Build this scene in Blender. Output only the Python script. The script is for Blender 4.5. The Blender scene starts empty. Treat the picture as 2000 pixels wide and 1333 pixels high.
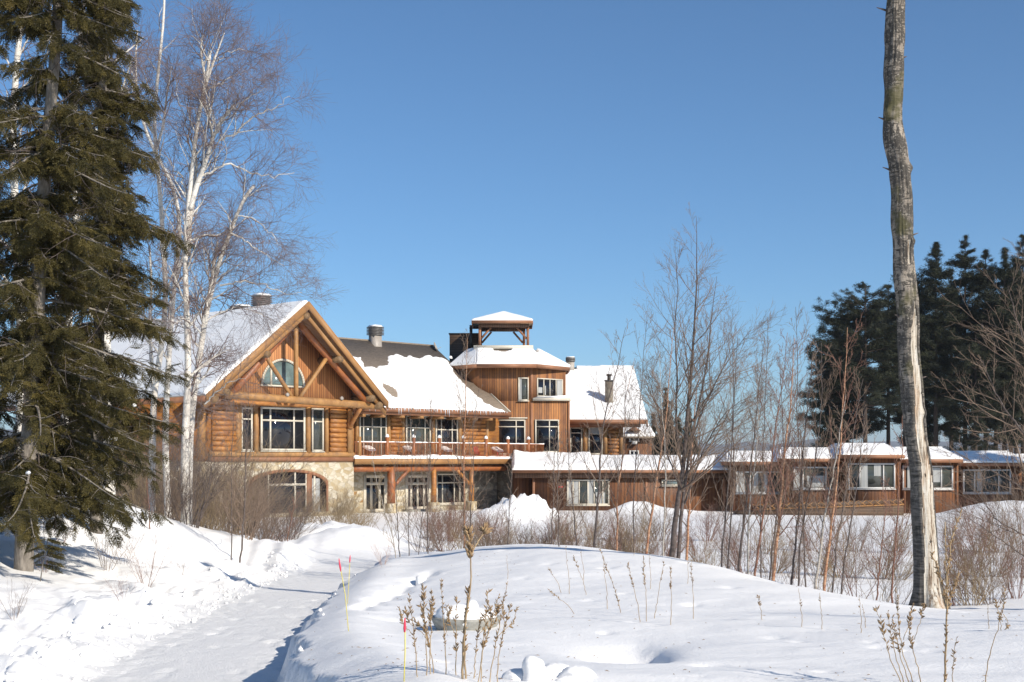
import bpy, math, random
import numpy as np
from mathutils import Vector, Matrix
random.seed(7); RNG = np.random.default_rng(11)
sc = bpy.context.scene
C = sc.collection
PI = math.pi
# ------------------------------------------------------------------ camera, sky, sun, exposure
F = 2730.0; CX = 1000.0; HY = 900.0; CH = 4.0       # focal length and horizon row in photo pixels, eye height
cam = bpy.data.cameras.new('camera'); camo = bpy.data.objects.new('camera', cam); C.objects.link(camo)
camo.location = (0, 0, CH); camo.rotation_euler = (PI/2, 0, 0)
cam.sensor_width = 36.0; cam.lens = 36.0*F/2000.0; cam.shift_y = (HY-666.5)/2000.0
cam.clip_start = 0.1; cam.clip_end = 30000
sc.camera = camo
SUN_DIR = Vector((0.735, -0.678, 0)).normalized(); SUN_EL = math.radians(32.5)
world = bpy.data.worlds.new("World"); sc.world = world; world.use_nodes = True
wn = world.node_tree.nodes; wl = world.node_tree.links
for n in list(wn): wn.remove(n)
wo = wn.new('ShaderNodeOutputWorld'); bg = wn.new('ShaderNodeBackground'); sky = wn.new('ShaderNodeTexSky')
sky.sky_type = 'NISHITA'; sky.sun_disc = False; sky.sun_elevation = SUN_EL
sky.sun_rotation = math.atan2(SUN_DIR.x, SUN_DIR.y)
sky.altitude = 300; sky.air_density = 0.8; sky.dust_density = 0.3; sky.ozone_density = 10.0
bg.inputs['Strength'].default_value = 0.111
wm = wn.new('ShaderNodeMix'); wm.data_type = 'RGBA'; wm.blend_type = 'MULTIPLY'; wm.inputs[0].default_value = 1
wm.inputs[7].default_value = (1.30, 1.23, 1.03, 1); wl.new(sky.outputs[0], wm.inputs[6]); wl.new(wm.outputs[2], bg.inputs['Color']); wl.new(bg.outputs[0], wo.inputs['Surface'])
sl = bpy.data.lights.new('sun', 'SUN'); sl.energy = 5.0; sl.angle = math.radians(0.5); sl.color = (1.0, 0.915, 0.79)
so = bpy.data.objects.new('sun', sl); C.objects.link(so)
sv = Vector((SUN_DIR.x*math.cos(SUN_EL), SUN_DIR.y*math.cos(SUN_EL), math.sin(SUN_EL)))
so.rotation_euler = sv.to_track_quat('Z', 'Y').to_euler(); so.location = (20, -20, 30)
sc.view_settings.view_transform = 'Standard'; sc.view_settings.look = 'None'
sc.view_settings.exposure = 0.18; sc.view_settings.gamma = 1.0
sc.cycles.max_bounces = 6; sc.cycles.transparent_max_bounces = 8

# ------------------------------------------------------------------ materials
def newmat(name):
    m = bpy.data.materials.new(name); m.use_nodes = True
    nt = m.node_tree; b = nt.nodes['Principled BSDF']; return m, nt, b
def N(nt, t, **kw):
    n = nt.nodes.new(t)
    for k, v in kw.items():
        if k in n.inputs: n.inputs[k].default_value = v
        else: setattr(n, k, v)
    return n
def coords(nt, scale=(1,1,1), rot=(0,0,0), obj=True):
    tc = N(nt, 'ShaderNodeTexCoord'); mp = N(nt, 'ShaderNodeMapping')
    mp.inputs['Scale'].default_value = scale; mp.inputs['Rotation'].default_value = rot
    nt.links.new(tc.outputs['Object'], mp.inputs['Vector']); return mp.outputs[0]
def ramp(nt, src, stops):
    r = N(nt, 'ShaderNodeValToRGB'); e = r.color_ramp.elements
    while len(e) < len(stops): e.new(0.5)
    for i, (p, c) in enumerate(stops):
        e[i].position = p; e[i].color = (*c, 1) if len(c) == 3 else c
    nt.links.new(src, r.inputs[0]); return r.outputs[0]
def mix(nt, fac, a, b, mode='MIX'):
    m = N(nt, 'ShaderNodeMix', data_type='RGBA', blend_type=mode)
    for s, v in ((0, fac), (6, a), (7, b)):
        if isinstance(v, bpy.types.NodeSocket): nt.links.new(v, m.inputs[s])
        elif isinstance(v, (int, float)): m.inputs[s].default_value = v
        else: m.inputs[s].default_value = (*v, 1)
    return m.outputs[2]
def noise(nt, vec, scale, detail=4, rough=.55):
    n = N(nt, 'ShaderNodeTexNoise'); n.inputs['Scale'].default_value = scale
    n.inputs['Detail'].default_value = detail; n.inputs['Roughness'].default_value = rough
    nt.links.new(vec, n.inputs['Vector']); return n.outputs[0]
def bump(nt, b, h, strength=.4, dist=.02):
    n = N(nt, 'ShaderNodeBump'); n.inputs['Strength'].default_value = strength; n.inputs['Distance'].default_value = dist
    nt.links.new(h, n.inputs['Height']); nt.links.new(n.outputs[0], b.inputs['Normal']); return n
def simple(name, c1, c2, scale=(1,1,1), ns=4, rough=.8, bmp=.3, dist=.01, detail=5):
    m, nt, b = newmat(name); v = coords(nt, scale); n = noise(nt, v, ns, detail)
    col = ramp(nt, n, [(.32, c1), (.68, c2)])
    if 'log' in name: col = mix(nt, ramp(nt, noise(nt, coords(nt, (1,1,1)), .9, 6, .7), [(.5,(0,0,0)),(.7,(.7,.7,.7))]), col, tuple(.5*a+.05 for a in c1))
    nt.links.new(col, b.inputs['Base Color'])
    b.inputs['Roughness'].default_value = rough
    if bmp: bump(nt, b, n, bmp, dist)
    return m
def boards(name, c1, c2, cline, period=.11, scale_along=.5, horiz=False, gap=.16, rough=.7):
    m, nt, b = newmat(name)
    tc = N(nt, 'ShaderNodeTexCoord'); sp = N(nt, 'ShaderNodeSeparateXYZ'); nt.links.new(tc.outputs['Object'], sp.inputs[0])
    if horiz: ax = sp.outputs['Z']
    else:
        a = N(nt, 'ShaderNodeMath', operation='ADD'); nt.links.new(sp.outputs['X'], a.inputs[0]); nt.links.new(sp.outputs['Y'], a.inputs[1]); ax = a.outputs[0]
    d = N(nt, 'ShaderNodeMath', operation='DIVIDE'); nt.links.new(ax, d.inputs[0]); d.inputs[1].default_value = period
    fl = N(nt, 'ShaderNodeMath', operation='FLOOR'); nt.links.new(d.outputs[0], fl.inputs[0])
    fr = N(nt, 'ShaderNodeMath', operation='FRACT'); nt.links.new(d.outputs[0], fr.inputs[0])
    wn_ = N(nt, 'ShaderNodeTexWhiteNoise', noise_dimensions='1D'); nt.links.new(fl.outputs[0], wn_.inputs['W'])
    v = coords(nt, (1.0, 1.0, .35) if not horiz else (.35, .35, 2)); n = noise(nt, v, 3.0, 6, .65)
    s = N(nt, 'ShaderNodeMath', operation='MULTIPLY_ADD'); nt.links.new(wn_.outputs[0], s.inputs[0]); s.inputs[1].default_value = .45; 
    s2 = N(nt, 'ShaderNodeMath', operation='MULTIPLY'); nt.links.new(n, s2.inputs[0]); s2.inputs[1].default_value = .75
    nt.links.new(s2.outputs[0], s.inputs[2])
    col = ramp(nt, s.outputs[0], [(.3, c1), (.85, c2)])
    lt = N(nt, 'ShaderNodeMath', operation='LESS_THAN'); nt.links.new(fr.outputs[0], lt.inputs[0]); lt.inputs[1].default_value = gap
    st = ramp(nt, noise(nt, coords(nt, (.5,.5,.22)), 1.3, 6, .7), [(.45,(0,0,0)),(.70,(.42,.42,.42))]); col = mix(nt, st, col, tuple(.5*a+.05 for a in c1))
    nt.links.new(mix(nt, lt.outputs[0], col, cline), b.inputs['Base Color'])
    b.inputs['Roughness'].default_value = rough
    inv = N(nt, 'ShaderNodeMath', operation='SUBTRACT'); inv.inputs[0].default_value = 1; nt.links.new(lt.outputs[0], inv.inputs[1])
    bump(nt, b, inv.outputs[0], .6, .02)
    return m
M = {}
def build_materials():
    # snow
    for nm, tint, st in (('snow', (.89,.885,.875), 1.0), ('packed_snow', (.87,.87,.865), 1.4)):
        m, nt, b = newmat(nm); v = coords(nt)
        n1 = noise(nt, v, 1.7, 5); n2 = noise(nt, v, 14, 6, .65); n3 = noise(nt, v, 70, 3, .6)
        a = N(nt, 'ShaderNodeMath', operation='MULTIPLY_ADD'); nt.links.new(n1, a.inputs[0]); a.inputs[1].default_value = 2.2; nt.links.new(n2, a.inputs[2])
        a2 = N(nt, 'ShaderNodeMath', operation='MULTIPLY_ADD'); nt.links.new(n3, a2.inputs[0]); a2.inputs[1].default_value = .35; nt.links.new(a.outputs[0], a2.inputs[2])
        bump(nt, b, a2.outputs[0], .30*st, .035)
        nt.links.new(ramp(nt, n1, [(.3, tuple(x*.97 for x in tint)), (.7, tint)]), b.inputs['Base Color'])
        b.inputs['Roughness'].default_value = .55; b.inputs['Specular IOR Level'].default_value = .35
        M[nm] = m
    # ground: smooth drift snow, rougher ploughed snow on the path (mask stored per vertex)
    m, nt, b = newmat('ground_snow'); v = coords(nt)
    at = N(nt, 'ShaderNodeAttribute', attribute_name='path')
    n1 = noise(nt, v, 1.3, 4); n2 = noise(nt, v, 9, 6, .6); n3 = noise(nt, v, 38, 5, .7)
    mm = N(nt, 'ShaderNodeMath', operation='MULTIPLY_ADD'); nt.links.new(at.outputs['Fac'], mm.inputs[0]); mm.inputs[1].default_value = 1.0; mm.inputs[2].default_value = .34
    r3 = N(nt, 'ShaderNodeMath', operation='MULTIPLY'); nt.links.new(n3, r3.inputs[0]); nt.links.new(mm.outputs[0], r3.inputs[1])
    r2 = N(nt, 'ShaderNodeMath', operation='MULTIPLY_ADD'); nt.links.new(n2, r2.inputs[0]); nt.links.new(mm.outputs[0], r2.inputs[1]); nt.links.new(r3.outputs[0], r2.inputs[2])
    r1 = N(nt, 'ShaderNodeMath', operation='MULTIPLY_ADD'); nt.links.new(n1, r1.inputs[0]); r1.inputs[1].default_value = .9; nt.links.new(r2.outputs[0], r1.inputs[2])
    bump(nt, b, r1.outputs[0], .55, .05)
    nt.links.new(mix(nt, at.outputs['Fac'], (.89,.885,.875), (.86,.86,.855)), b.inputs['Base Color'])
    b.inputs['Roughness'].default_value = .5; b.inputs['Specular IOR Level'].default_value = .35
    M['ground'] = m
    M['log'] = simple('log_wood', (.25,.088,.018), (.43,.19,.045), (1,1,2.2), 2.2, .55, .5)
    M['log_red'] = simple('log_red', (.21,.06,.018), (.36,.125,.033), (1,1,.7), 3, .5, .4)
    M['log_dark'] = simple('log_end', (.13,.075,.03), (.25,.15,.07), (1,1,1), 6, .8, .4)
    M['log_pale'] = simple('log_pale', (.26,.125,.04), (.41,.215,.072), (1,1,.6), 3, .6, .4)
    M['gable_board'] = boards('gable_board', (.38,.15,.05), (.54,.25,.09), (.12,.038,.014), .2)
    M['tower_board'] = boards('tower_board', (.13,.045,.014), (.40,.165,.045), (.05,.018,.008), .2)
    M['annex_board'] = boards('annex_board', (.10,.034,.011), (.215,.082,.024), (.055,.02,.008), .26)
    M['dark_siding'] = boards('dark_siding', (.075,.042,.024), (.13,.075,.04), (.02,.012,.008), .22, horiz=True)
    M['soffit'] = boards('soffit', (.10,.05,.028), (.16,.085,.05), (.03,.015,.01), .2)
    M['fascia'] = simple('fascia_board', (.28,.135,.045), (.38,.195,.068), (1,1,1), 1.2, .6, .1)
    M['fascia_brown'] = simple('brown_fascia', (.20,.085,.04), (.30,.135,.065), (1,1,1), 1.2, .6, .1)
    M['trim'] = simple('cream_trim', (.52,.47,.38), (.62,.57,.47), (1,1,1), 2, .5, .05)
    M['white_trim'] = simple('white_trim', (.46,.45,.43), (.56,.55,.53), (1,1,1), 2, .5, .05)
    M['metal'] = simple('vent_metal', (.30,.27,.235), (.38,.34,.30), (1,1,1), 2, .5, .05)
    M['metal_dark'] = simple('dark_vent_metal', (.085,.08,.075), (.14,.13,.12), (1,1,14), 2, .45, .3)
    M['black'] = simple('black_metal', (.012,.012,.012), (.03,.03,.03), (1,1,1), 3, .4, .1)
    M['curtain'] = simple('pale_curtain', (.27,.28,.28), (.42,.42,.40), (6,6,.3), 2, .8, .3)
    M['ice'] = simple('icicle_ice', (.72,.78,.84), (.82,.86,.9), (1,1,1), 5, .12, .1)
    M['concrete'] = simple('grey_concrete', (.22,.215,.19), (.38,.37,.33), (1,1,1), 14, .9, .5)
    M['yellow'] = simple('yellow_rod', (.62,.52,.07), (.70,.60,.12), (1,1,1), 3, .5, 0)
    M['red'] = simple('red_tape', (.62,.03,.07), (.72,.06,.10), (1,1,1), 3, .5, 0)
    M['red_cloth'] = simple('red_chair', (.40,.03,.03), (.5,.05,.05), (1,1,1), 3, .7, 0)
    M['pane'] = None
    for nm, c, r, sp in (('glass', (.012,.014,.02), .03, .6), ('glass_green', (.07,.078,.07), .05, .6), ('glass_pale', (.17,.24,.24), .08, .7)):
        m, nt, b = newmat(nm); v = coords(nt, (.7,.7,.7)); n = noise(nt, v, 1.1, 2)
        nt.links.new(ramp(nt, n, [(.35, tuple(x*.55 for x in c)), (.65, c)]), b.inputs['Base Color'])
        b.inputs['Roughness'].default_value = r; b.inputs['Specular IOR Level'].default_value = sp; M[nm] = m
    # shingles
    m, nt, b = newmat('shingle'); v = coords(nt, (1,1,1)); n = noise(nt, v, 9, 5, .7); n2 = noise(nt, coords(nt, (.6,.6,5)), 5, 3)
    nt.links.new(ramp(nt, mix(nt, .5, n, n2), [(.35, (.165,.125,.09)), (.62, (.31,.25,.19))]), b.inputs['Base Color'])
    b.inputs['Roughness'].default_value = .9; bump(nt, b, n2, .6, .03); M['shingle'] = m
    # stone
    for nm, pal in (('stone', [(.0,(.54,.46,.32)),(.35,(.66,.60,.48)),(.6,(.48,.38,.23)),(.8,(.60,.54,.43)),(.93,(.38,.22,.09))]),
                    ('stone_dark', [(.0,(.20,.175,.14)),(.35,(.28,.24,.19)),(.6,(.15,.125,.10)),(.8,(.32,.29,.24)),(.95,(.22,.13,.07))])):  # darker copy of the stone; on the lower wall its colour holds the shade
        m, nt, b = newmat(nm); v = coords(nt, (1,1,1.5))
        dv = N(nt, 'ShaderNodeTexVoronoi'); dv.inputs['Scale'].default_value = 2.1; nt.links.new(v, dv.inputs['Vector'])
        de = N(nt, 'ShaderNodeTexVoronoi', feature='DISTANCE_TO_EDGE'); de.inputs['Scale'].default_value = 2.1; nt.links.new(v, de.inputs['Vector'])
        r = ramp(nt, dv.outputs['Color'], pal)
        r.node.color_ramp.interpolation = 'CONSTANT'
        n = noise(nt, coords(nt), 7, 6, .7)
        c = mix(nt, .35, r, ramp(nt, n, [(.3,(.35,.3,.22)),(.7,(1,1,1))]), 'MULTIPLY')
        lt = N(nt, 'ShaderNodeMath', operation='LESS_THAN'); nt.links.new(de.outputs['Distance'], lt.inputs[0]); lt.inputs[1].default_value = .035
        nt.links.new(mix(nt, lt.outputs[0], c, tuple(x*.75 for x in pal[0][1])), b.inputs['Base Color'])
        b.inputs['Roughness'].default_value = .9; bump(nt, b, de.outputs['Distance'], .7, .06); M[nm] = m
    # birch bark
    for nm, base, base2, dk, thr in (('birch_bark', (.74,.71,.65), (.58,.53,.47), (.05,.042,.035), .40),
                        ('snag_bark', (.33,.28,.225), (.13,.11,.09), (.03,.026,.02), .48)):
        m, nt, b = newmat(nm)
        n1 = noise(nt, coords(nt, (2.5,2.5,16)), 2.2, 5, .65); n2 = noise(nt, coords(nt, (1,1,1.2)), 1.7, 5, .6); n3 = noise(nt, coords(nt, (3,3,1.4)), 3, 5, .7)
        base_ = ramp(nt, n2, [(.38, base2), (.6, base)])
        dark = ramp(nt, n1, [(thr-.06, (1,1,1)), (thr, (0,0,0))])
        c = mix(nt, dark, base_, dk)
        if nm == 'snag_bark':
            patch = ramp(nt, n3, [(.46, (0,0,0)), (.51, (1,1,1))]); c = mix(nt, patch, c, (.055,.048,.04)); spk = ramp(nt, noise(nt, coords(nt, (6,6,9)), 4, 5, .75), [(.57,(0,0,0)),(.62,(1,1,1))]); c = mix(nt, spk, c, (.30,.27,.23))
            moss = ramp(nt, noise(nt, coords(nt, (1,1,.9)), 1.1, 4, .6), [(.56, (0,0,0)), (.62, (.85,.85,.85))]); c = mix(nt, moss, c, (.075,.068,.025))
            sp = N(nt, 'ShaderNodeSeparateXYZ'); nt.links.new(coords(nt), sp.inputs[0])
            zz = N(nt, 'ShaderNodeMath', operation='MULTIPLY_ADD'); nt.links.new(sp.outputs['Z'], zz.inputs[0]); zz.inputs[1].default_value = .085; 
            q = N(nt, 'ShaderNodeMath', operation='MULTIPLY'); nt.links.new(noise(nt, coords(nt, (2,2,1.2)), 2.5, 6, .7), q.inputs[0]); q.inputs[1].default_value = .9; nt.links.new(q.outputs[0], zz.inputs[2])
            low = ramp(nt, zz.outputs[0], [(.62,(.9,.9,.9)),(.80,(0,0,0))]); c = mix(nt, low, c, ramp(nt, n1, [(.4,(.03,.028,.024)),(.62,(.13,.12,.11))]))
            at = N(nt, 'ShaderNodeAttribute', attribute_name='bare')
            wd = ramp(nt, noise(nt, coords(nt, (9,9,.7)), 2.4, 7, .75), [(.36,(.03,.022,.016)),(.42,(.18,.12,.075)),(.49,(.44,.38,.30)),(.60,(.58,.55,.49)),(.74,(.33,.30,.27))])
            rust = ramp(nt, noise(nt, coords(nt, (2,2,.6)), 1.6, 4), [(.56,(0,0,0)),(.70,(.6,.6,.6))]); wd = mix(nt, rust, wd, (.36,.17,.06))
            holes = ramp(nt, noise(nt, coords(nt, (9,9,4)), 2.0, 3, .6), [(.33,(1,1,1)),(.36,(0,0,0))]); wd = mix(nt, holes, wd, (.02,.014,.01))
            c = mix(nt, ramp(nt, at.outputs['Fac'], [(.45,(0,0,0)),(.7,(1,1,1))]), c, wd); c = mix(nt, ramp(nt, at.outputs['Fac'], [(.05,(0,0,0)),(.25,(1,1,1)),(.5,(1,1,1)),(.8,(0,0,0))]), c, (.022,.017,.013))
        nt.links.new(c, b.inputs['Base Color']); b.inputs['Roughness'].default_value = .85
        bump(nt, b, mix(nt, .5, n1, n3), .9, .03); M[nm] = m
    M['spruce_bark'] = simple('spruce_bark', (.10,.085,.07), (.27,.24,.205), (3,3,1), 5, .95, .8, .03)
    M['pine_bark'] = simple('pine_bark', (.028,.02,.016), (.07,.05,.038), (3,3,1), 4, .95, .5, .03)
    M['dark_bark'] = simple('dark_bark', (.05,.038,.034), (.15,.118,.105), (2,2,6), 4, .85, .3)
    M['red_bark'] = simple('red_bark', (.12,.05,.032), (.28,.145,.095), (2,2,9), 4, .75, .3)
    M['orange_bark'] = simple('orange_bark', (.20,.07,.03), (.50,.30,.18), (2,2,9), 3, .7, .3)
    M['grey_bark'] = simple('grey_bark', (.23,.20,.17), (.46,.42,.37), (2,2,9), 4, .8, .3)
    M['twig_birch'] = simple('birch_twig', (.15,.105,.095), (.25,.185,.17), (1,1,1), 3, .8, 0)
    M['twig_brown'] = simple('brown_twig', (.125,.085,.06), (.27,.195,.145), (1,1,1), 2, .8, 0)
    M['twig_olive'] = simple('olive_twig', (.19,.135,.075), (.33,.25,.15), (1,1,1), 2, .8, 0)
    M['twig_red'] = simple('red_twig', (.14,.065,.045), (.27,.15,.11), (1,1,1), 2, .8, 0)
    M['dry_stem'] = simple('dry_stem', (.24,.16,.085), (.46,.34,.20), (4,4,1), 6, .85, 0)
    M['dry_pod'] = simple('dry_seed_pod', (.15,.09,.045), (.38,.26,.14), (1,1,1), 30, .85, 0)
    for nm, cs in (('spruce_needles', [(.0,(.022,.022,.007)),(.5,(.060,.050,.013)),(.85,(.105,.082,.020)),(1,(.15,.10,.033))]),
                   ('pine_needles', [(.0,(.010,.013,.008)),(.6,(.026,.032,.017)),(1,(.055,.058,.026))])):
        m, nt, b = newmat(nm); at = N(nt, 'ShaderNodeAttribute', attribute_name='tint')
        nt.links.new(ramp(nt, at.outputs['Fac'], cs), b.inputs['Base Color'])
        b.inputs['Roughness'].default_value = .65; b.inputs['Specular IOR Level'].default_value = .3
        M[nm] = m
    M['forest'] = simple('forest_hill', (.035,.04,.038), (.16,.165,.17), (.01,.01,.01), 1.2, 1, 0)
build_materials()

# ------------------------------------------------------------------ mesh helpers
class Geo:
    """collects vertices and faces (tris and quads as numpy arrays) for one mesh object"""
    def __init__(s): s.v = []; s.f = []; s.n = 0; s.att = []
    def add(s, v, f, att=None):
        v = np.asarray(v, float).reshape(-1, 3); s.v.append(v)
        if isinstance(f, np.ndarray): s.f.append(f + s.n)
        else:
            by = {}
            for q in f: by.setdefault(len(q), []).append(q)
            for k, l in by.items(): s.f.append(np.array(l, dtype=np.int64) + s.n)
        s.att.append(np.zeros(len(v)) if att is None else np.broadcast_to(np.asarray(att, float), (len(v),)).copy())
        s.n += len(v); return s
    def box(s, x0, x1, y0, y1, z0, z1):
        v = [(x0,y0,z0),(x1,y0,z0),(x1,y1,z0),(x0,y1,z0),(x0,y0,z1),(x1,y0,z1),(x1,y1,z1),(x0,y1,z1)]
        return s.add(v, [(0,3,2,1),(4,5,6,7),(0,1,5,4),(1,2,6,5),(2,3,7,6),(3,0,4,7)])
    def prism(s, pts, vec):
        """polygon pts (3-D, planar) extruded by vec"""
        p = np.array(pts, float); n = len(p); q = p + np.array(vec, float)
        f = [tuple(range(n))[::-1], tuple(range(n, 2*n))] + [(i, (i+1) % n, n+(i+1) % n, n+i) for i in range(n)]
        return s.add(np.vstack([p, q]), f)
    def hull8(s, a, b):
        """a: four bottom points, b: four top points (same order)"""
        return s.add(list(a)+list(b), [(0,3,2,1),(4,5,6,7),(0,1,5,4),(1,2,6,5),(2,3,7,6),(3,0,4,7)])
    def tube(s, pts, r, sides=8, cap=True):
        p = np.array(pts, float)[None]; r = np.broadcast_to(np.array(r, float), (p.shape[1],))[None]
        return s.tubes(p, r, sides, cap)
    def tubes(s, P, R, sides=3, cap=False, att=None):
        P = np.asarray(P, float); R = np.asarray(R, float); n, k, _ = P.shape
        if n == 0: return s
        T = np.gradient(P, axis=1); T /= np.linalg.norm(T, axis=2, keepdims=True)+1e-9
        avg = P[:, -1]-P[:, 0]
        ref = np.where(np.abs(avg[:, 2:3]) > .8*np.linalg.norm(avg, axis=1, keepdims=True), np.array([[1., 0, 0]]), np.array([[0, 0, 1.]]))
        A = np.cross(T, ref[:, None, :]); A /= np.linalg.norm(A, axis=2, keepdims=True)+1e-9
        B = np.cross(T, A)
        th = np.arange(sides)*2*PI/sides
        V = P[:, :, None, :] + R[:, :, None, None]*(np.cos(th)[None, None, :, None]*A[:, :, None, :]+np.sin(th)[None, None, :, None]*B[:, :, None, :])
        idx = np.arange(n*k*sides).reshape(n, k, sides)
        a = idx[:, :-1, :]; b = np.roll(a, -1, axis=2); c = idx[:, 1:, :]; d = np.roll(c, -1, axis=2)
        Fq = np.stack([a, b, d, c], -1).reshape(-1, 4)
        base = s.n
        s.add(V.reshape(-1, 3), Fq, None if att is None else np.repeat(att, k*sides))
        if cap:
            for e in (idx[:, 0, ::-1], idx[:, -1, :]): s.f.append(e + base)
        return s
    def mesh(s, name):
        me = bpy.data.meshes.new(name)
        V = np.vstack(s.v); me.vertices.add(len(V)); me.vertices.foreach_set('co', V.astype(np.float32).ravel())
        loops = np.concatenate([f.ravel() for f in s.f]); tot = np.concatenate([np.full(len(f), f.shape[1]) for f in s.f])
        st = np.concatenate([[0], np.cumsum(tot)[:-1]])
        me.loops.add(len(loops)); me.polygons.add(len(tot))
        me.polygons.foreach_set('loop_start', st.astype(np.int32)); me.polygons.foreach_set('loop_total', tot.astype(np.int32))
        me.loops.foreach_set('vertex_index', loops.astype(np.int32))
        me.update(calc_edges=True); me.validate(); return me
def tag(o, label=None, cat=None, group=None, kind=None):
    if label: o['label'] = label
    if cat: o['category'] = cat
    if group: o['group'] = group
    if kind: o['kind'] = kind
    return o
def obj(name, geo, mat, parent=None, loc=(0,0,0), rz=0, smooth=False, att=None):
    """geo is in the object's own frame; loc is world (or relative to the parent Empty, whose own rotation is 0)"""
    me = geo if isinstance(geo, bpy.types.Mesh) else geo.mesh(name)
    if att and not isinstance(geo, bpy.types.Mesh):
        a = me.attributes.new(att, 'FLOAT', 'POINT'); a.data.foreach_set('value', np.concatenate(geo.att).astype(np.float32))
    if mat and not len(me.materials): me.materials.append(M[mat])
    if smooth: me.shade_smooth()
    o = bpy.data.objects.new(name, me); C.objects.link(o)
    if parent: o.parent = parent
    o.location = loc; o.rotation_euler = (0, 0, rz); return o
def thing(name, label, cat, loc=(0,0,0), group=None, kind=None):
    o = bpy.data.objects.new(name, None); o.empty_display_size = .2; C.objects.link(o); o.location = loc
    return tag(o, label, cat, group, kind)
# photo pixel + distance -> place in the world
def W(px, py, Y): return np.array([(px-CX)/F*Y, Y, CH+(HY-py)/F*Y])
class Frame:
    """a vertical wall frame: x along the wall, y into the building, z up from the ground"""
    def __init__(s, px, Y, deg):
        s.o = np.array([(px-CX)/F*Y, Y, 0.0]); s.a = math.radians(deg)
        s.d = np.array([math.cos(s.a), math.sin(s.a)]); s.w = np.array([-math.sin(s.a), math.cos(s.a)])
    def at(s, px, py, v=0.0):
        r = np.array([(px-CX)/F, 1.0]); k = (v + s.o[:2].dot(s.w))/r.dot(s.w)
        p = r*k; return np.array([(p-s.o[:2]).dot(s.d), v, CH+(HY-py)/F*k])
    def atu(s, px, py, u):
        r = np.array([(px-CX)/F, 1.0]); k = (u + s.o[:2].dot(s.d))/r.dot(s.d)
        p = r*k; return np.array([u, (p-s.o[:2]).dot(s.w), CH+(HY-py)/F*k])
    def world(s, p):
        q = s.o[:2]+s.d*p[0]+s.w*p[1]; return np.array([q[0], q[1], p[2]])
    def pix(s, P):
        P = np.asarray(P, float); X = s.o[0]+s.d[0]*P[..., 0]+s.w[0]*P[..., 1]; Y = s.o[1]+s.d[1]*P[..., 0]+s.w[1]*P[..., 1]
        return CX+F*X/Y, HY-(P[..., 2]-CH)*F/Y
# ------------------------------------------------------------------ smooth random fields
_perm = RNG.permutation(512)
def vnoise(x, y, seed=0):
    xi = np.floor(x).astype(int); yi = np.floor(y).astype(int); fx = x-xi; fy = y-yi
    fx = fx*fx*(3-2*fx); fy = fy*fy*(3-2*fy)
    h = lambda a, b: _perm[(_perm[(a+seed*31) & 511]+b) & 511]/511.0
    return (h(xi,yi)*(1-fx)+h(xi+1,yi)*fx)*(1-fy)+(h(xi,yi+1)*(1-fx)+h(xi+1,yi+1)*fx)*fy
def fbm(x, y, oct=4, seed=0):
    t = 0; a = 1; n = 0
    for i in range(oct): t = t+a*vnoise(x*2**i, y*2**i, seed+i); n += a; a *= .5
    return t/n-.5
def sstep(x, a, b): t = np.clip((x-a)/(b-a), 0, 1); return t*t*(3-2*t)

# ------------------------------------------------------------------ the ground
CP = [ # photo column, distance, height relative to the eye
 (1000,10.3,-1.63),(1500,10.1,-1.62),(2000,10,-1.60),(700,11,-1.76),(850,12,-1.75),(1400,13.2,-1.74),(1250,13.4,-1.80),(1900,13,-1.67),
 (900,16,-1.88),(1050,15,-1.80),(600,15.6,-1.98),(680,17,-2.05),(620,19,-2.2),(1200,20,-1.80),(1000,21,-1.84),(800,22,-2.0),(1600,18,-1.73),(1750,17,-1.79),(2000,17,-1.83),
 (2200,17,-1.85),(1500,20,-1.73),(1400,22.5,-1.71),(1300,25,-1.71),(1150,27,-1.70),(1000,28.5,-1.76),(900,29,-1.90),(800,29,-2.07),(740,28,-2.2),
 (1000,34,-2.6),(1150,33,-2.5),(1300,31,-2.35),(1400,28,-2.4),(1500,26,-2.4),(1650,23.5,-2.4),(1815,21,-2.30),(2000,22,-2.4),(2200,24,-2.5),
 (1000,40,-3.1),(1300,38,-3.0),(1600,32,-2.95),(1900,30,-2.95),(2200,34,-3.0),(800,38,-2.95),(850,45,-3.1),
 (1500,50,-3.45),(1900,50,-3.45),(1200,60,-3.6),(1000,60,-3.6),(1700,80,-3.9),(1200,90,-3.98),(800,90,-4.0),(850,65,-3.6),
 (0,12,-2.2),(0,15,-2.36),(0,19,-2.30),(100,22,-2.27),(200,25,-2.38),(330,27,-2.55),(250,30,-2.0),(45,27,-2.14),(-150,26,-1.7),(-150,19,-2.1),
 (180,34,-1.0),(0,34,-.72),(-200,34,-.6),(0,30,-1.5),(120,30,-1.6),(300,35,-1.45),(380,36,-2.0),(430,37,-2.45),(475,37,-2.85),
 (180,45,-1.3),(300,45,-2.0),(400,48,-2.9),(500,48,-3.25),(0,45,-1.0),(560,55,-3.4),(650,55,-3.4),
 (500,80,-3.9),(300,80,-3.0),(0,80,-2.5),(-300,80,-2.5),(400,105,-4),(700,105,-4),(1000,105,-4),(1400,100,-4),(1900,100,-3.95),(2300,100,-3.8),(2000,93,-3.4),
 (700,34,-2.9),(600,30,-2.75),(520,38,-2.42),(560,38,-2.40),(600,42,-2.58),(560,47,-2.85),(640,50,-3.1),(1000,130,-4),(0,130,-4),(2000,130,-4),(300,160,-4),(1700,160,-4)]
_cx = np.array([( (c[0]-CX)/F*c[1], c[1], c[2]) for c in CP])
def _q(X, Y): Yc = np.maximum(Y, 6); return np.stack([X/(Yc+8)*60, 45*np.log(Yc+8)], -1)
_qc = _q(_cx[:, 0], _cx[:, 1])
def _k(r): return np.where(r > 0, r*r*np.log(r+1e-9), 0)
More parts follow.
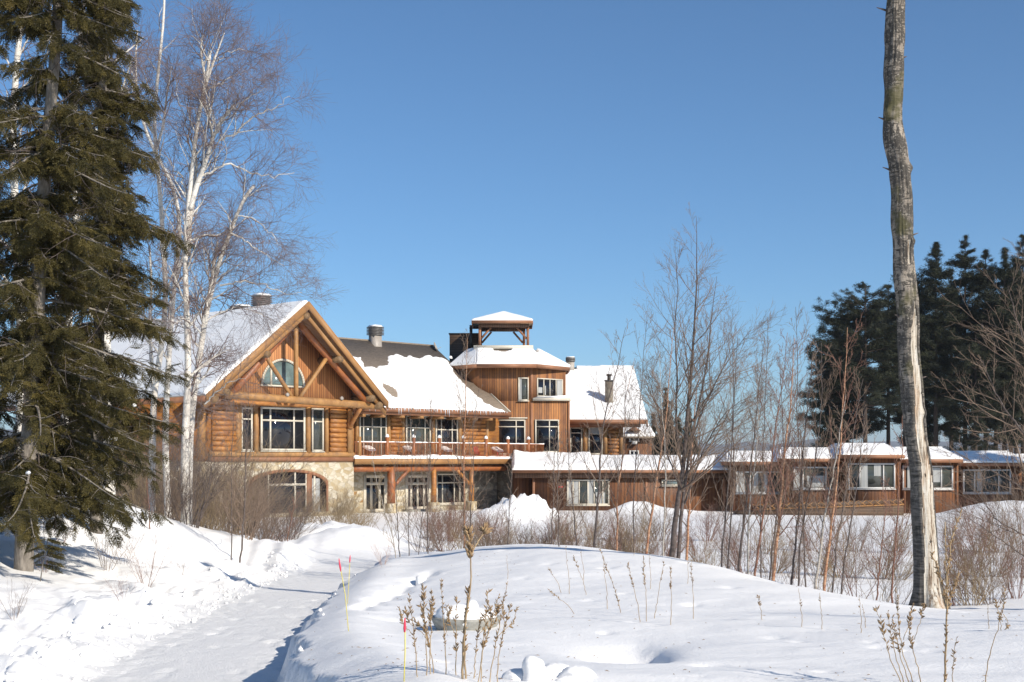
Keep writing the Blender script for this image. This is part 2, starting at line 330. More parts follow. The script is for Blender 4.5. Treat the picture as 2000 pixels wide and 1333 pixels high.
_K = _k(np.linalg.norm(_qc[:, None]-_qc[None], axis=2)) + .4*np.eye(len(CP)); _n = len(CP)
_P = np.hstack([np.ones((_n, 1)), _qc]); _A = np.zeros((_n+3, _n+3)); _A[:_n, :_n] = _K; _A[:_n, _n:] = _P; _A[_n:, :_n] = _P.T
_w = np.linalg.solve(_A, np.concatenate([_cx[:, 2], [0, 0, 0]]))
PATH = np.array([( (p-CX)/F*y, y, z) for p, y, z in [(240,8,-2.45),(285,13,-2.52),(345,16.4,-2.62),(435,20.5,-2.66),(512,24,-2.70),(575,28,-2.75),(628,33,-2.85),(665,38,-2.97),(690,44,-3.12),(715,52,-3.35),(760,64,-3.65),(800,80,-3.9),(805,100,-4.0)]])
def pathdist(X, Y):
    best = np.full(X.shape, 1e9); zz = np.zeros(X.shape); side = np.zeros(X.shape)
    for a, b in zip(PATH[:-1], PATH[1:]):
        d = b[:2]-a[:2]; L = d.dot(d); t = np.clip(((X-a[0])*d[0]+(Y-a[1])*d[1])/L, 0, 1)
        px = a[0]+t*d[0]; py = a[1]+t*d[1]; ds = np.hypot(X-px, Y-py); m = ds < best
        best = np.where(m, ds, best); zz = np.where(m, a[2]+t*(b[2]-a[2]), zz); side = np.where(m, np.sign((X-a[0])*d[1]-(Y-a[1])*d[0]), side)
    return best, zz, side
BUMPS = [(W(690,0,47)[0],47,1.5,2.2,.42,.6),(W(745,0,52)[0],52,1.8,2.0,.35,.6), # x, y, sx, sy, height, roughness : ploughed heaps
 (W(630,0,58)[0],58,2.4,2.4,.8,.8),(W(570,0,60)[0],62,2.2,2.2,.5,.4),(W(1032,0,92)[0],92,1.9,1.7,1.25,1.5),(W(985,0,90)[0],90,2.2,1.8,.9,.3),
 (W(1238,0,107)[0],107,1.5,1.0,.8,.3),(W(1300,0,106)[0],106,2.4,1.3,.4,.1),(W(1960,0,97)[0],97,3.5,3,.9,.1),(W(700,0,49)[0],50,2.0,3,.35,.2),(W(880,0,38)[0],39,1.5,2.4,.4,.1)]
def ground_raw(X, Y):
    shp = X.shape; x = X.ravel().astype(float); y = Y.ravel().astype(float); out = np.empty(len(x))
    for i in range(0, len(x), 40000):
        q = _q(x[i:i+40000], y[i:i+40000]); r = np.linalg.norm(q[:, None]-_qc[None], axis=2)
        out[i:i+40000] = _k(r).dot(_w[:_n])+_w[_n]+q.dot(_w[_n+1:])
    Z = out.reshape(shp)
    far = sstep(Y, 105, 150); wide = sstep(np.abs(X)/(np.maximum(Y, 5)+20), .42, .7)
    base = -2.2-1.8*sstep(Y, 20, 70)
    Z = Z*(1-far)+far*(-4.0); Z = Z*(1-wide)+wide*base
    Z = np.where(Y < 8, base*(1-sstep(Y, 2, 8))+Z*sstep(Y, 2, 8), Z)
    Z = Z - 26*sstep(Y, 260, 900)
    for bx, by, sx, sy, h, ro in BUMPS:
        u = (X-bx)/sx; v = (Y-by)/sy; g = np.exp(-(u*u+v*v)**1.25*.7)
        Z = Z+h*g*(1+ro*1.2*fbm(X*1.6, Y*1.6, 6, 3))
    return Z
def ground_h(X, Y, full=False):
    X = np.asarray(X, float); Y = np.asarray(Y, float)
    Z = ground_raw(X, Y); near = 1-sstep(Y, 70, 120)
    d, pz, side = pathdist(X, Y)
    Z = Z+near*(.16*fbm(X*.35, Y*.35, 3, 5)+.05*fbm(X*1.3+.4*Y, Y*1.9, 4, 9))
    # trodden, lumpy verge left of the path; soft smooth drift on the right
    lum = (1-sstep(Y, 30, 42))*np.exp(-((d-2.3)/1.5)**2)*(side < 0)
    Z = Z+lum*(.75*np.maximum(fbm(X*1.5+.6*Y, Y*1.2, 5, 21), -.12)+.12*fbm(X*5, Y*5, 4, 2))
    Z = Z+.13*np.exp(-((d-1.95)/.45)**2)*(side > 0)*(1-sstep(Y, 26, 34))
    tx, ty = W(1815, 0, 20.5)[:2]; rt = np.hypot(X-tx, Y-ty); Z = Z-.22*np.exp(-(rt/.42)**2)+.05*np.exp(-((rt-.75)/.25)**2)   # melt hollow round the dead birch
    # ploughed grooves along the far left bank
    Z = Z+.05*np.sin(d*9+2*fbm(Y*.5, X*.5, 3, 6))*np.exp(-((d-2.2)/1.2)**2)*(side < 0)*sstep(Y, 29, 33)*(1-sstep(Y, 42, 50))
    rq = np.random.default_rng(5)
    for k in range(26):   # boot prints on the path
        yy = 14+15*rq.random(); c_ = np.array([np.interp(yy, PATH[:, 1], PATH[:, 0])+.75*(rq.random()-.5)*2, yy]); mk = (np.abs(X-c_[0]) < .5) & (np.abs(Y-c_[1]) < .6)
        Zp_ = -.032*np.exp(-((X-c_[0])/.075)**2-((Y-c_[1])/.17)**2); foot = np.where(mk, Zp_, 0) if k == 0 else foot+np.where(mk, Zp_, 0)
    # wind hollows on the drift
    for hx, hy, r, dep in ((W(1252,0,13.0)[0],13.0,.36,.30),(W(840,0,17)[0],17.3,.5,.10),(W(1340,0,17)[0],17,1.6,.05)):
        Z = Z-dep*np.exp(-(((X-hx)/(r*np.where((X > hx) & (r < .4), .55, 1.25)))**2+((Y-hy)/(r*(2.0 if r < .4 else .8)))**2))
    for k in range(12):   # old footprints along the shoulder of the drift
        p = W(700+k*13, 0, 19.0+k*.42); Z = Z-.10*np.exp(-(((X-p[0]-.06*(-1)**k)/.13)**2+((Y-p[1])/.2)**2))
    rg = np.random.default_rng(77)
    for k in range(46):   # small dents and blown pits scattered over the drift
        yy = 10.5+15*rg.random(); xx = yy*(-.06+.42*rg.random()); r = .05+.07*rg.random(); mk = (np.abs(X-xx) < .5) & (np.abs(Y-yy) < .5)
        Z = np.where(mk, Z-(.02+.035*rg.random())*np.exp(-(((X-xx)/r)**2+((Y-yy)/r)**2)), Z)
    wid = np.where(side > 0, 1.22-.25*sstep(Y, 22, 32), 1.02-.2*sstep(Y, 28, 36))+.16*fbm(Y*.7, side*3+0*Y, 3, 4)+.42*fbm(Y*2.4, X*2.4, 4, 14)*(1-sstep(Y,26,34)); ed = np.where(side > 0, .20, .8)
    m = 1-sstep(d, wid, wid+ed)
    m = m*(1-sstep(Y, 37, 46))
    Zp = pz+foot+.035*fbm(X*3, Y*3, 4, 8)+.09*fbm(X*6, Y*6, 4, 30)*sstep(d, .45, 1.0)
    Z = Z*(1-m)+Zp*m
    return (Z+CH, m) if full else Z+CH
def gz(x, y): return float(ground_h(np.array([x]), np.array([y]))[0])
def gp(px, Y): x = (px-CX)/F*Y; return np.array([x, Y, gz(x, Y)])
def build_ground():
    rr = [10.0]
    while rr[-1] < 9000:
        y = rr[-1]-30
        q = .03 if y < 5 else (.0016 if y < 45 else (.0042 if y < 125 else .03)); rr.append(rr[-1]*(1+q))
    Yr = np.array(rr)-30
    s = np.concatenate([np.linspace(-3, -.36, 40)[:-1], np.linspace(-.36, -.24, 50)[:-1], np.linspace(-.24, .24, 460)[:-1], np.linspace(.24, .36, 50)[:-1], np.linspace(.36, 3, 40)])
    Yg, S = np.meshgrid(Yr, s, indexing='ij'); X = S*(Yg+30)
    Z, m = ground_h(X, Yg, True)
    g = Geo(); nr, nc = X.shape; idx = np.arange(nr*nc).reshape(nr, nc)
    g.add(np.stack([X, Yg, Z], -1).reshape(-1, 3), np.stack([idx[:-1,:-1], idx[:-1,1:], idx[1:,1:], idx[1:,:-1]], -1).reshape(-1, 4), m.ravel())
    tag(obj('ground', g, 'ground', smooth=True, att='path'), kind='structure')
    # wooded hills beyond the lake
    g = Geo()
    for base, hh, sd in ((3600, 62, 1), (5200, 120, 7)):
        th = np.linspace(-.62, .62, 260); ring = []
        for k, (dr, fz) in enumerate(((0, 0), (.06, .45), (.12, .8), (.2, 1.0), (.35, .9), (.5, .2))):
            h = hh*(.55+1.3*(fbm(th*9+sd, th*0+sd, 4, sd)+.25))*fz*(1+.25*fbm(th*30, th*0+k, 3, sd))
            ring.append(np.stack([np.sin(th)*base*(1+dr), np.cos(th)*base*(1+dr), h-24+CH-4*(k == 0)], -1))
        R = np.array(ring); idx = np.arange(R.shape[0]*R.shape[1]).reshape(R.shape[:2])
        g.add(R.reshape(-1, 3), np.stack([idx[:-1,:-1], idx[:-1,1:], idx[1:,1:], idx[1:,:-1]], -1).reshape(-1, 4))
    tag(obj('hills', g, 'forest', smooth=True), kind='structure')
build_ground()
# ------------------------------------------------------------------ building helpers
def pane_geo(fr, u0, u1, z0, z1, v): return Geo().box(u0, u1, v-.035, v-.012, z0, z1)
def window(fr, root, P0, px0, py0, px1, py1, v=0.0, vs=(), hs=(), glass='glass', tw=.085, trim='trim', surround=None, label=None, blinds=(), name='window'):
    """root: the building Empty; P0: its location. Frame = part, pane (and blinds) = sub-parts"""
    pm = (px0+px1)/2
    u0 = fr.at(px0, HY, v)[0]; u1 = fr.at(px1, HY, v)[0]; z0 = fr.at(pm, py1, v)[2]; z1 = fr.at(pm, py0, v)[2]
    g = Geo(); a = v-.10
    g.box(u0, u0+tw, a, v, z0, z1).box(u1-tw, u1, a, v, z0, z1)
    g.box(u0+tw, u1-tw, a+.003, v, z1-tw, z1).box(u0+tw, u1-tw, a+.003, v, z0, z0+tw)
    us = [fr.at(p, HY, v)[0] for p in vs]
    for u in us: g.box(u-tw*.42, u+tw*.42, a+.012, v-.036, z0+tw, z1-tw)
    for h in hs:
        py, ia, ib = h if isinstance(h, tuple) else (h, None, None)
        z = fr.at(pm, py, v)[2]; ua = u0+tw if ia is None else us[ia]; ub = u1-tw if ib is None else us[ib]
        g.box(ua, ub, a+.008, v-.036, z-tw*.42, z+tw*.42)
    g.box(u0-.05, u1+.05, v-.16, v-.101, z0-.07, z0-.002)
    rel = np.array([fr.o[0], fr.o[1], 0])-P0
    w = obj(name, g, trim, root, rel, fr.a)
    if label: w['label'] = label
    p = obj('pane', pane_geo(fr, u0+tw*.5, u1-tw*.5, z0+tw*.5, z1-tw*.5, v), glass, w)
    for ba, bb, za, zb in blinds:
        gb = Geo(); n = 5
        bu0 = u0+(u1-u0)*ba; bu1 = u0+(u1-u0)*bb; bz0 = z0+(z1-z0)*za; bz1 = z0+(z1-z0)*zb
        k = max(3, int((bu1-bu0)/.12)); xs = np.linspace(bu0, bu1, 2*k+1); ys = v-.05+.012*((np.arange(2*k+1) % 2)*2-1)
        vv = np.concatenate([np.stack([xs, ys, np.full_like(xs, bz0)], -1), np.stack([xs, ys, np.full_like(xs, bz1)], -1)])
        m = 2*k+1; gb.add(vv, [(i, i+1, m+i+1, m+i) for i in range(2*k)])
        obj('curtain', gb, 'curtain', w)
    return w
def roof_snow(g, fr_pts, nu, nv, thick, bare=None, seed=0, edge=(1,1,1,1), rough=.35, sc_=1.0, fr=None):
    """snow lying on the roof patch with corners P00,P10,P11,P01 ; bare(u,v pixels)->keep value 0..1"""
    P00, P10, P11, P01 = [np.array(p, float) for p in fr_pts]
    a = np.linspace(0, 1, nu); b = np.linspace(0, 1, nv)
    a = np.concatenate([[0], a, [1]]); b = np.concatenate([[0], b, [1]])
    A, B = np.meshgrid(a, b, indexing='ij'); A3 = A[..., None]; B3 = B[..., None]
    P = (P00*(1-A3)+P10*A3)*(1-B3)+(P01*(1-A3)+P11*A3)*B3
    n = np.cross(P10-P00, P01-P00); n /= np.linalg.norm(n); n = n if n[2] > 0 else -n
    L = P[..., 0]*sc_; H = P[..., 1]*sc_+P[..., 2]*.5
    t = thick*(1+rough*2*fbm(L*.6, H*.6, 5, seed))
    lu = np.linalg.norm(P10-P00); lv = np.linalg.norm(P01-P00)
    ro = lambda dd: np.clip(dd/.18+.45, 0, 1)**.5
    if edge[0]: t = t*ro(B*lv)
    if edge[1]: t = t*ro((1-B)*lv)
    if edge[2]: t = t*ro(A*lu)
    if edge[3]: t = t*ro((1-A)*lu)
    if bare is not None:
        kx, ky = fr.pix(P); k = bare(kx, ky, P); t = np.where(k > 0, t*np.clip(k, 0, 1), -.03)
    t[0, :] = -.03; t[-1, :] = -.03; t[:, 0] = -.03; t[:, -1] = -.03
    Q = P+n*t[..., None]
    idx = np.arange(A.size).reshape(A.shape)
    Fq = np.stack([idx[:-1,:-1], idx[1:,:-1], idx[1:,1:], idx[:-1,1:]], -1).reshape(-1, 4)
    keep = (t.ravel()[Fq] > 0).any(1)
    if n.dot(np.cross(P10-P00, P01-P00)) < 0: Fq = Fq[:, ::-1]
    return g.add(Q.reshape(-1, 3), Fq[keep])
def slab(g, pts, th):
    """roof slab: pts in order, thickness straight down"""
    return g.prism([tuple(p) for p in pts], (0, 0, -th))
def poly_in(x, y, poly):
    ins = np.zeros(x.shape, bool); n = len(poly)
    for i in range(n):
        x0, y0 = poly[i]; x1, y1 = poly[(i+1) % n]
        c = ((y0 > y) != (y1 > y)) & (x < (x1-x0)*(y-y0)/(y1-y0+1e-9)+x0); ins ^= c
    return ins

# ================================================================== THE LODGE
A = Frame(690, 103, 46.4)
LP = np.array([A.o[0], A.o[1], 0.0])
lodge = thing('lodge', 'large log and timber lodge with snowy roofs, a big front gable and an octagonal tower', 'lodge', LP)
def LA(name, g, mat, parent=None, **k):
    if parent is None: return obj(name, g, mat, lodge, (0,0,0), A.a, **k)
    return obj(name, g, mat, parent, **k)          # parent already carries the frame
uc = A.at(554, HY, 0)[0]
# ridge, rake ends
apex = A.at(603, 590, -2.6); rr_ = A.at(758, 786, -1.9); halfw = rr_[0]-apex[0]
uR = A.at(691, HY, 0)[0]; uL = 2*apex[0]-uR; uc = apex[0]
zE = rr_[2]; zA = apex[2]; slope = (zA-zE)/halfw
lf = np.array([uc-halfw, -1.9, zE]); rf = np.array([uc+halfw, -1.9, zE]); BACK = 30.0
def zroof(u): return zA-slope*abs(u-uc)
# stone base, log storey, gable wall
zB = A.at(560, 902, 0)[2]; zG = A.at(600, 790, 0)[2]
LA('stone_wall', Geo().box(uL, uR, 0, 26, -.6, zB), 'stone')
g = Geo().box(uL+.06, uR-.06, .16, 26, zB, zG+.3); LA('wall', g, 'log')
g = Geo(); g.prism([(uL+.02, .10, zG), (uR-.02, .10, zG), (uR-.02, .10, zroof(uR)-.35), (uc, .10, zA-.35), (uL+.02, .10, zroof(uL)-.35)], (0, .3, 0)); LA('gable_wall', g, 'gable_board')
LA('belt_board', Geo().box(uL-.05, uR+.05, -.10, .16, zB, zB+.32), 'fascia_brown')
def ulog(g, u0, u1, v, z, r, sides=12, wob=.012, seed=0):
    n = max(3, int(abs(u1-u0)/1.2)+2); us = np.linspace(u0, u1, n)
    p = np.stack([us, np.full(n, v)+wob*2*(RNG.random(n)-.5), np.full(n, z)+wob*2*(RNG.random(n)-.5)], -1)
    return g.tube(p, r*(1+.06*(RNG.random(n)-.5)), sides)
sill_z = A.at(600, 888, 0)[2]
LA('sill_log', ulog(Geo(), uL-.1, uR, .06, sill_z, .21), 'log_pale', smooth=True)
# log panels
def log_panel(u0, u1, z0, z1, v, name='log_panel', mat='log', step=.335):
    n = max(1, round((z1-z0)/step)); h = (z1-z0)/n; g = Geo()
    for i in range(n): ulog(g, u0, u1, v+.05, z0+h*(i+.5), h*.53, 10)
    return LA(name, g, mat, smooth=True)
zt = A.at(600, 797, 0)[2]; zs = sill_z+.18
U = lambda p, v=0.0: A.at(p, HY, v)[0]
log_panel(uL+.1, U(463), zs, zt, 0); log_panel(U(645), U(675), zs, zt, 0)
def post_geo(u, z0, z1, v, r, sides=12): return Geo().tube([(u, v, z0), (u+.01, v, (z0+z1)/2), (u, v, z1)], [r*1.04, r, r*.97], sides)
for p, r in ((500, .17), (602, .2), (638, .17)): LA('wall_post', post_geo(U(p), zs-.1, zt+.05, .04, r), 'log_pale', smooth=True)
for p in (394, 465, 683): LA('corner_post', Geo().box(U(p)-.22, U(p)+.22, -.12, .2, zB+.32, zG+.1), 'log_pale')
kw = dict(tw=.15)
window(A, lodge, LP, 470, 796, 492, 881, 0, (), (819,), 'glass', tw=.12)
window(A, lodge, LP, 508, 796, 595, 881, 0, (527, 573), (822,), 'glass', blinds=(), **kw)
window(A, lodge, LP, 608, 798, 631, 882, 0, (), (824,), 'glass_green', tw=.12)
# header logs over the windows
LA('header_log', ulog(Geo(), uL-.1, uR+.1, .02, zt+.2, .2), 'log', smooth=True)
# lower arched window
zb0 = A.at(590, 1001, 0)[2]; zb1 = A.at(560, 916, 0)[2]
def arch_window():
    u0 = U(484); u1 = U(639); um = (u0+u1)/2; hw = (u1-u0)/2; zs_ = A.at(630, 944, 0)[2]; rise = A.at(560, 917, 0)[2]-zs_
    arc = [(um+hw*math.cos(t), zs_+rise*math.sin(t)) for t in np.linspace(0, PI, 25)]
    g = Geo()
    o = [(u1, zb0)]+arc+[(u0, zb0)]; i_ = [(um+(x-um)*.955, zb0 if k in (0, len(o)-1) else z-.2) for k, (x, z) in enumerate(o)]
    for (a, b), (c, d) in zip(zip(o[:-1], o[1:]), zip(i_[:-1], i_[1:])):
        g.prism([(a[0], -.14, a[1]), (b[0], -.14, b[1]), (d[0], -.14, d[1]), (c[0], -.14, c[1])], (0, .14, 0))
    fr_ = LA('arched_window', g, 'fascia_brown')
    pn = Geo().prism([(x, -.03, z) for x, z in i_], (0, .025, 0)); obj('pane', pn, 'glass', fr_)
    g = Geo()
    top = lambda u: zs_-.2+rise*math.sqrt(max(0, 1-((u-um)/(hw*.955))**2))
    for p, w_ in ((523, .05), (575, .06), (597, .07), (613, .07)): g.box(U(p)-w_, U(p)+w_, -.10, -.031, zb0, top(U(p)))
    g.box(U(523), U(597), -.105, -.031, A.at(560, 947, 0)[2]-.08, A.at(560, 947, 0)[2]+.08)
    obj('mullion', g, 'trim', fr_)
    obj('curtain', Geo().box(U(606), U(624), -.045, -.031, zb0, A.at(600, 935, 0)[2]), 'curtain', fr_)
    obj('post', Geo().box(U(602)-.22, U(602)+.22, -.16, -.02, zb0, top(U(602))), 'fascia_brown', fr_)
arch_window()
# half round gable window
def half_round():
    um = U(554); R_ = (U(597)-U(512))/2; z0 = A.at(554, 753, 0)[2]; g = Geo(); v = .1
    Rz = A.at(554, 701, 0)[2]-z0
    t = np.linspace(0, PI, 33); o = np.stack([um+R_*np.cos(t), z0+Rz*np.sin(t)], -1); i_ = np.stack([um+(R_-.16)*np.cos(t), z0+(Rz-.16)*np.sin(t)], -1)
    for k in range(32): g.prism([(o[k][0], v-.12, o[k][1]), (o[k+1][0], v-.12, o[k+1][1]), (i_[k+1][0], v-.12, i_[k+1][1]), (i_[k][0], v-.12, i_[k][1])], (0, .12, 0))
    g.box(um-R_-.08, um+R_+.08, v-.15, v-.001, z0-.12, z0)
    for p in (530, 579): g.box(U(p)-.07, U(p)+.07, v-.11, v-.031, z0, z0+Rz*math.sqrt(1-((U(p)-um)/R_)**2)-.1)
    w = LA('gable_window', g, 'trim'); w['label'] = 'half round window with cream frame and pale teal pane coloured like a reflection'
    obj('pane', Geo().prism([(x, v-.03, z) for x, z in i_], (0, .025, 0)), 'glass_pale', w)  # pale teal base colour stands in for a reflection in the glass
half_round()
# truss in front of the gable wall
TV = -1.3
def tl(a, b, r, name, mat='log_pale', va=TV, vb=TV, rr=1.0):
    p = A.at(a[0], a[1], va); q = A.at(b[0], b[1], vb)
    n = 5; P = np.linspace(p, q, n); P[1:-1] += (RNG.random((n-2, 3))-.5)*.04
    return LA(name, Geo().tube(P, np.linspace(r, r*rr, n), 12), mat, smooth=True)
tl((578, 633), (578, 779), .17, 'king_post'); tl((516, 690), (572, 779), .15, 'strut'); tl((637, 701), (584, 779), .15, 'strut')
tl((583, 630), (718, 789), .25, 'principal_rafter', 'log_red'); tl((572, 634), (452, 770), .25, 'principal_rafter', 'log_red')
tl((440, 771), (742, 794), .27, 'tie_log'); 
tl((704, 797), (682, 836), .17, 'corner_strut', 'log', TV, .0)
tl((683, 796), (683, 838), .2, 'bracket_post', 'log', -.05, -.05)
for p in (1, -1):
    for fr_ in (.0, .40, .80):
        if fr_ == 0 and p < 0: continue
        u = uc+p*halfw*fr_; z = zroof(u)-.95+(-.15 if fr_ else 0)
        vv = -2.45+.5*fr_
        o = LA('purlin_log', Geo().tube([(u, .2, z), (u, -.6, z), (u, vv, z)], [.26, .26, .24], 14), 'log_dark', smooth=False)
u = uc+halfw-.75; LA('plate_log', Geo().tube([(u, .4, zG+.02), (u, -1.9, zG+.02)], .27, 14), 'log_dark')
u = uc-halfw+.75; LA('plate_log', Geo().tube([(u, .4, zG+.02), (u, -1.9, zG+.02)], .27, 14), 'log_dark')
# the two floodlights on the tie log
for p, q in ((558, 773), (664, 780)):
    c = A.at(p, q, TV); o = LA('floodlight', Geo().tube([c+np.array([0,-.05,.02]), c+np.array([0,-.25,.06])], [.10,.14], 10).box(c[0]-.04, c[0]+.04, c[1]-.04, c[1]+.04, c[2]-.22, c[2]-.05), 'metal')
# roof of the gable wing
TH = .16
g = Geo()
la = (uc, -2.6, zA); 
slab(g, [lf, la, (uc, BACK, zA), (lf[0], BACK, zE)], TH); slab(g, [la, rf, (rf[0], BACK, zE), (uc, BACK, zA)], TH)
roof1 = LA('roof', g, 'shingle')
def rake(pA, pE, hgt, out, drop, mat, name):
    """a board hung under the roof edge from the apex to the eave"""
    a = np.array(pA)-[0,0,drop]; e = np.array(pE)-[0,0,drop]
    g = Geo(); dn = np.array([0,0,-hgt]); w = np.array([0, out, 0])
    g.hull8([a+dn, e+dn, e+dn+w, a+dn+w], [a, e, e+w, a+w]); return obj(name, g, mat, roof1)
for E in (lf, rf):
    ap = (uc, -2.66, zA+.04); ee = (E[0], -1.96, zE+.04)
    rake(ap, ee, .55, .10, 0, 'fascia', 'barge_board')
    rake((uc, -2.35, zA-.5), (E[0], -1.68, zE-.5), .5, .14, 0, 'fascia', 'barge_board')
g = Geo()
for s, E in ((-1, lf), (1, rf)):
    g.hull8([(uc, -2.5, zA-TH-.12), (E[0], -1.8, zE-TH-.12), (E[0], BACK, zE-TH-.12), (uc, BACK, zA-TH-.12)],
            [(uc, -2.5, zA-TH-.02), (E[0], -1.8, zE-TH-.02), (E[0], BACK, zE-TH-.02), (uc, BACK, zA-TH-.02)])
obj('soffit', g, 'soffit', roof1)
g = Geo(); roof_snow(g, [lf+[0,.06,.02], (uc, -2.5, zA+.02), (uc, BACK, zA+.02), (lf[0], BACK, zE+.02)], 60, 140, .22, None, 4, (1,0,1,1), .25)
roof_snow(g, [(uc+.3, -2.5, zA-.3*slope+.02), rf+[0,.06,.02], (rf[0], 8, zE+.02), (uc+.3, 8, zA-.3*slope+.02)], 40, 50, .13, None, 5)
obj('roof_snow', g, 'snow', roof1, smooth=True)
obj('fascia', Geo().box(lf[0]-.06, lf[0]+.05, -1.8, BACK, zE-.42, zE-.05), 'fascia_brown', roof1)
def vent(fr, c, w, h, parent, mat='metal_dark', base='metal', neck=.5, capw=1.0, snow=True):
    x, y, z = c
    g = Geo().box(x-w*.42, x+w*.42, y-w*.42, y+w*.42, z-1.2, z+h*(1-neck))
    o = obj('roof_vent', g, base, parent)
    g = Geo(); n = 6; hh = h*neck
    for i in range(n): g.box(x-w*.5*capw, x+w*.5*capw, y-w*.5*capw, y+w*.5*capw, z+h-hh+hh*i/n+.01, z+h-hh+hh*(i+.72)/n)
    g.box(x-w*.43, x+w*.43, y-w*.43, y+w*.43, z+h-hh+.02, z+h-.02)
    obj('louvre_cap', g, mat, o)
    if snow: obj('cap_snow', Geo().hull8([(x-w*.5,y-w*.5,z+h-.02),(x+w*.5,y-w*.5,z+h-.02),(x+w*.5,y+w*.5,z+h-.02),(x-w*.5,y+w*.5,z+h-.02)],
                 [(x-w*.38,y-w*.38,z+h+.12),(x+w*.36,y-w*.38,z+h+.12),(x+w*.38,y+w*.38,z+h+.14),(x-w*.38,y+w*.38,z+h+.12)]), 'snow', o)
p = A.atu(504, 605, uc); vent(A, (uc+.3, p[1], zA-.2), 1.05, 1.15, roof1, neck=.75)
p = A.atu(464, 613, uc); vent(A, (uc+.3, p[1], zA-.2), 1.15, .55, roof1, neck=.8, capw=1.05)

# ---- middle wing
MV = 2.5; EV = .9
Zm = lambda px, py, v: A.at(px, py, v)[2]
zM0 = Zm(800, 899, MV); zEv = Zm(860, 801, EV); uE = U(997, EV); uM1 = A.at(985, HY, MV)[0]
pitch = .70
rv = 9.4
for _ in range(6):
    q = A.at(840, 675, rv); rv = EV+(q[2]-zEv)/pitch
zR = zEv+(rv-EV)*pitch; u1r = A.at(846, 676, rv)[0]; uM0 = uR-.1
LA('wall', Geo().box(uM0, uM1, MV+.14, MV+10, zM0, zEv-.1), 'log')
zw0 = zM0+.05; zw1 = Zm(800, 811, MV)
UM = lambda p: A.at(p, HY, MV)[0]
log_panel(UM(763), UM(784), zw0, zw1+.1, MV); log_panel(UM(902), UM(948), zw0, zw1+.1, MV)
for p, r in ((697,.16),(758.5,.2),(787,.16),(846,.17),(898,.18),(951,.18)): LA('wall_post', post_geo(UM(p), zM0, zw1+.3, MV+.02, r), 'log_pale', smooth=True)
LA('header_log', ulog(Geo(), uM0, uM1, MV+.0, zw1+.38, .2), 'log_red', smooth=True)
gl = 'glass_green'
window(A, lodge, LP, 701, 809, 754, 895, MV, (709, 743, 726), (834,), gl, tw=.11)
window(A, lodge, LP, 792, 812, 840, 895, MV, (801, 829), (836,), gl, tw=.11)
window(A, lodge, LP, 850, 816, 893, 891, MV, (861, 882), (840,), 'glass', tw=.11)
g = Geo()
for p in (713, 752, 790, 827, 866, 900, 932, 962):
    u = U(p, EV); o = LA('rafter_tail', Geo().box(u-.17, u+.17, EV+.12, MV+.1, zEv-.72, zEv-.42), 'fascia')
# roof: L-shaped so that the tower stands free beside it
def zmr(v): return zEv+(v-EV)*pitch if v <= rv else zR-(v-rv)*pitch
vT = A.atu(906, 742, u1r+0)[1]
g = Geo(); uw = uM0-4.5
slab(g, [(uw, EV, zEv), (uE, EV, zEv), (uE, 3.4, zmr(3.4)), (u1r+.01, 3.4+(uE-u1r)*1.0, zmr(3.4+(uE-u1r))) if 3.4+(uE-u1r) < rv else (u1r+.01, rv-.5, zmr(rv-.5)), (u1r, rv, zR), (uw, rv, zR)], .16)
slab(g, [(uw, rv, zR), (u1r, rv, zR), (u1r, rv+7, zmr(rv+7)), (uw, rv+7, zmr(rv+7))], .16)
roof2 = LA('roof', g, 'shingle')
obj('ridge_cap', Geo().tube([(uM0-3, rv, zR-.02), (u1r, rv, zR-.02)], .10, 6), 'shingle', roof2)
obj('fascia', Geo().box(uM0-.3, uE+.02, EV-.10, EV, zEv-.30, zEv+.03), 'fascia_brown', roof2)
obj('fascia', Geo().box(uM0-.3, uE-.08, EV+.10, EV+.2, zEv-.52, zEv-.17), 'fascia_brown', roof2)
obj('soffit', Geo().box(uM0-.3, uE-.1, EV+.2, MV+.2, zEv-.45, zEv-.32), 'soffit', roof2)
obj('verge_flashing', Geo().tube([(uE, EV, zEv+.04), (uE, 3.4, zmr(3.4)+.04)], .05, 6), 'trim', roof2)
BARE = [(640,600),(640,690),(702,700),(712,719),(726,720),(737,719),(748,714),(759,713),(759,707),(755,702),(763,697),(774,695),(786,699),(800,698),(808,701),(818,701),(830,697),(840,695),(850,698),(862,701),(880,700),(880,600)]
PATCH = [(746,748),(757,751),(767,757),(776,765),(779,777),(765,775),(755,767),(748,758)]
PATCH2 = [(832,769),(838,769),(845,775),(838,773)]
VERGE = [(862,700),(872,705),(884,722),(898,744),(912,760),(930,775),(950,790),(972,800),(1010,812),(1010,700)]
STRIP = [(655,640),(662,656),(676,660),(696,662),(712,664),(712,658),(690,650)]
def bare_main(kx, ky, P):
    jx = kx+7*fbm(P[...,0]*2, P[...,1]*2, 4, 2); jy = ky+9*fbm(P[...,0]*2.1, P[...,1]*2.1, 4, 6)
    b = poly_in(jx, jy, BARE) & ~poly_in(jx, jy, STRIP); b |= poly_in(jx, jy, PATCH) | poly_in(jx, jy, PATCH2) | poly_in(jx, jy, VERGE)
    k = 1-b.astype(float)
    for _ in range(2):
        k2 = k.copy(); k2[1:-1,1:-1] = (k[1:-1,1:-1]*2+k[:-2,1:-1]+k[2:,1:-1]+k[1:-1,:-2]+k[1:-1,2:])/6; k = np.where(b, 0, k2)
    return k
g = Geo(); roof_snow(g, [(uM0-3, EV, zEv+.02), (uE, EV, zEv+.02), (uE, rv, zR+.02), (uM0-3, rv, zR+.02)], 230, 150, .13, bare_main, 8, (1,1,1,1), .3, fr=A)
obj('roof_snow', g, 'snow', roof2, smooth=True)
ic = 0
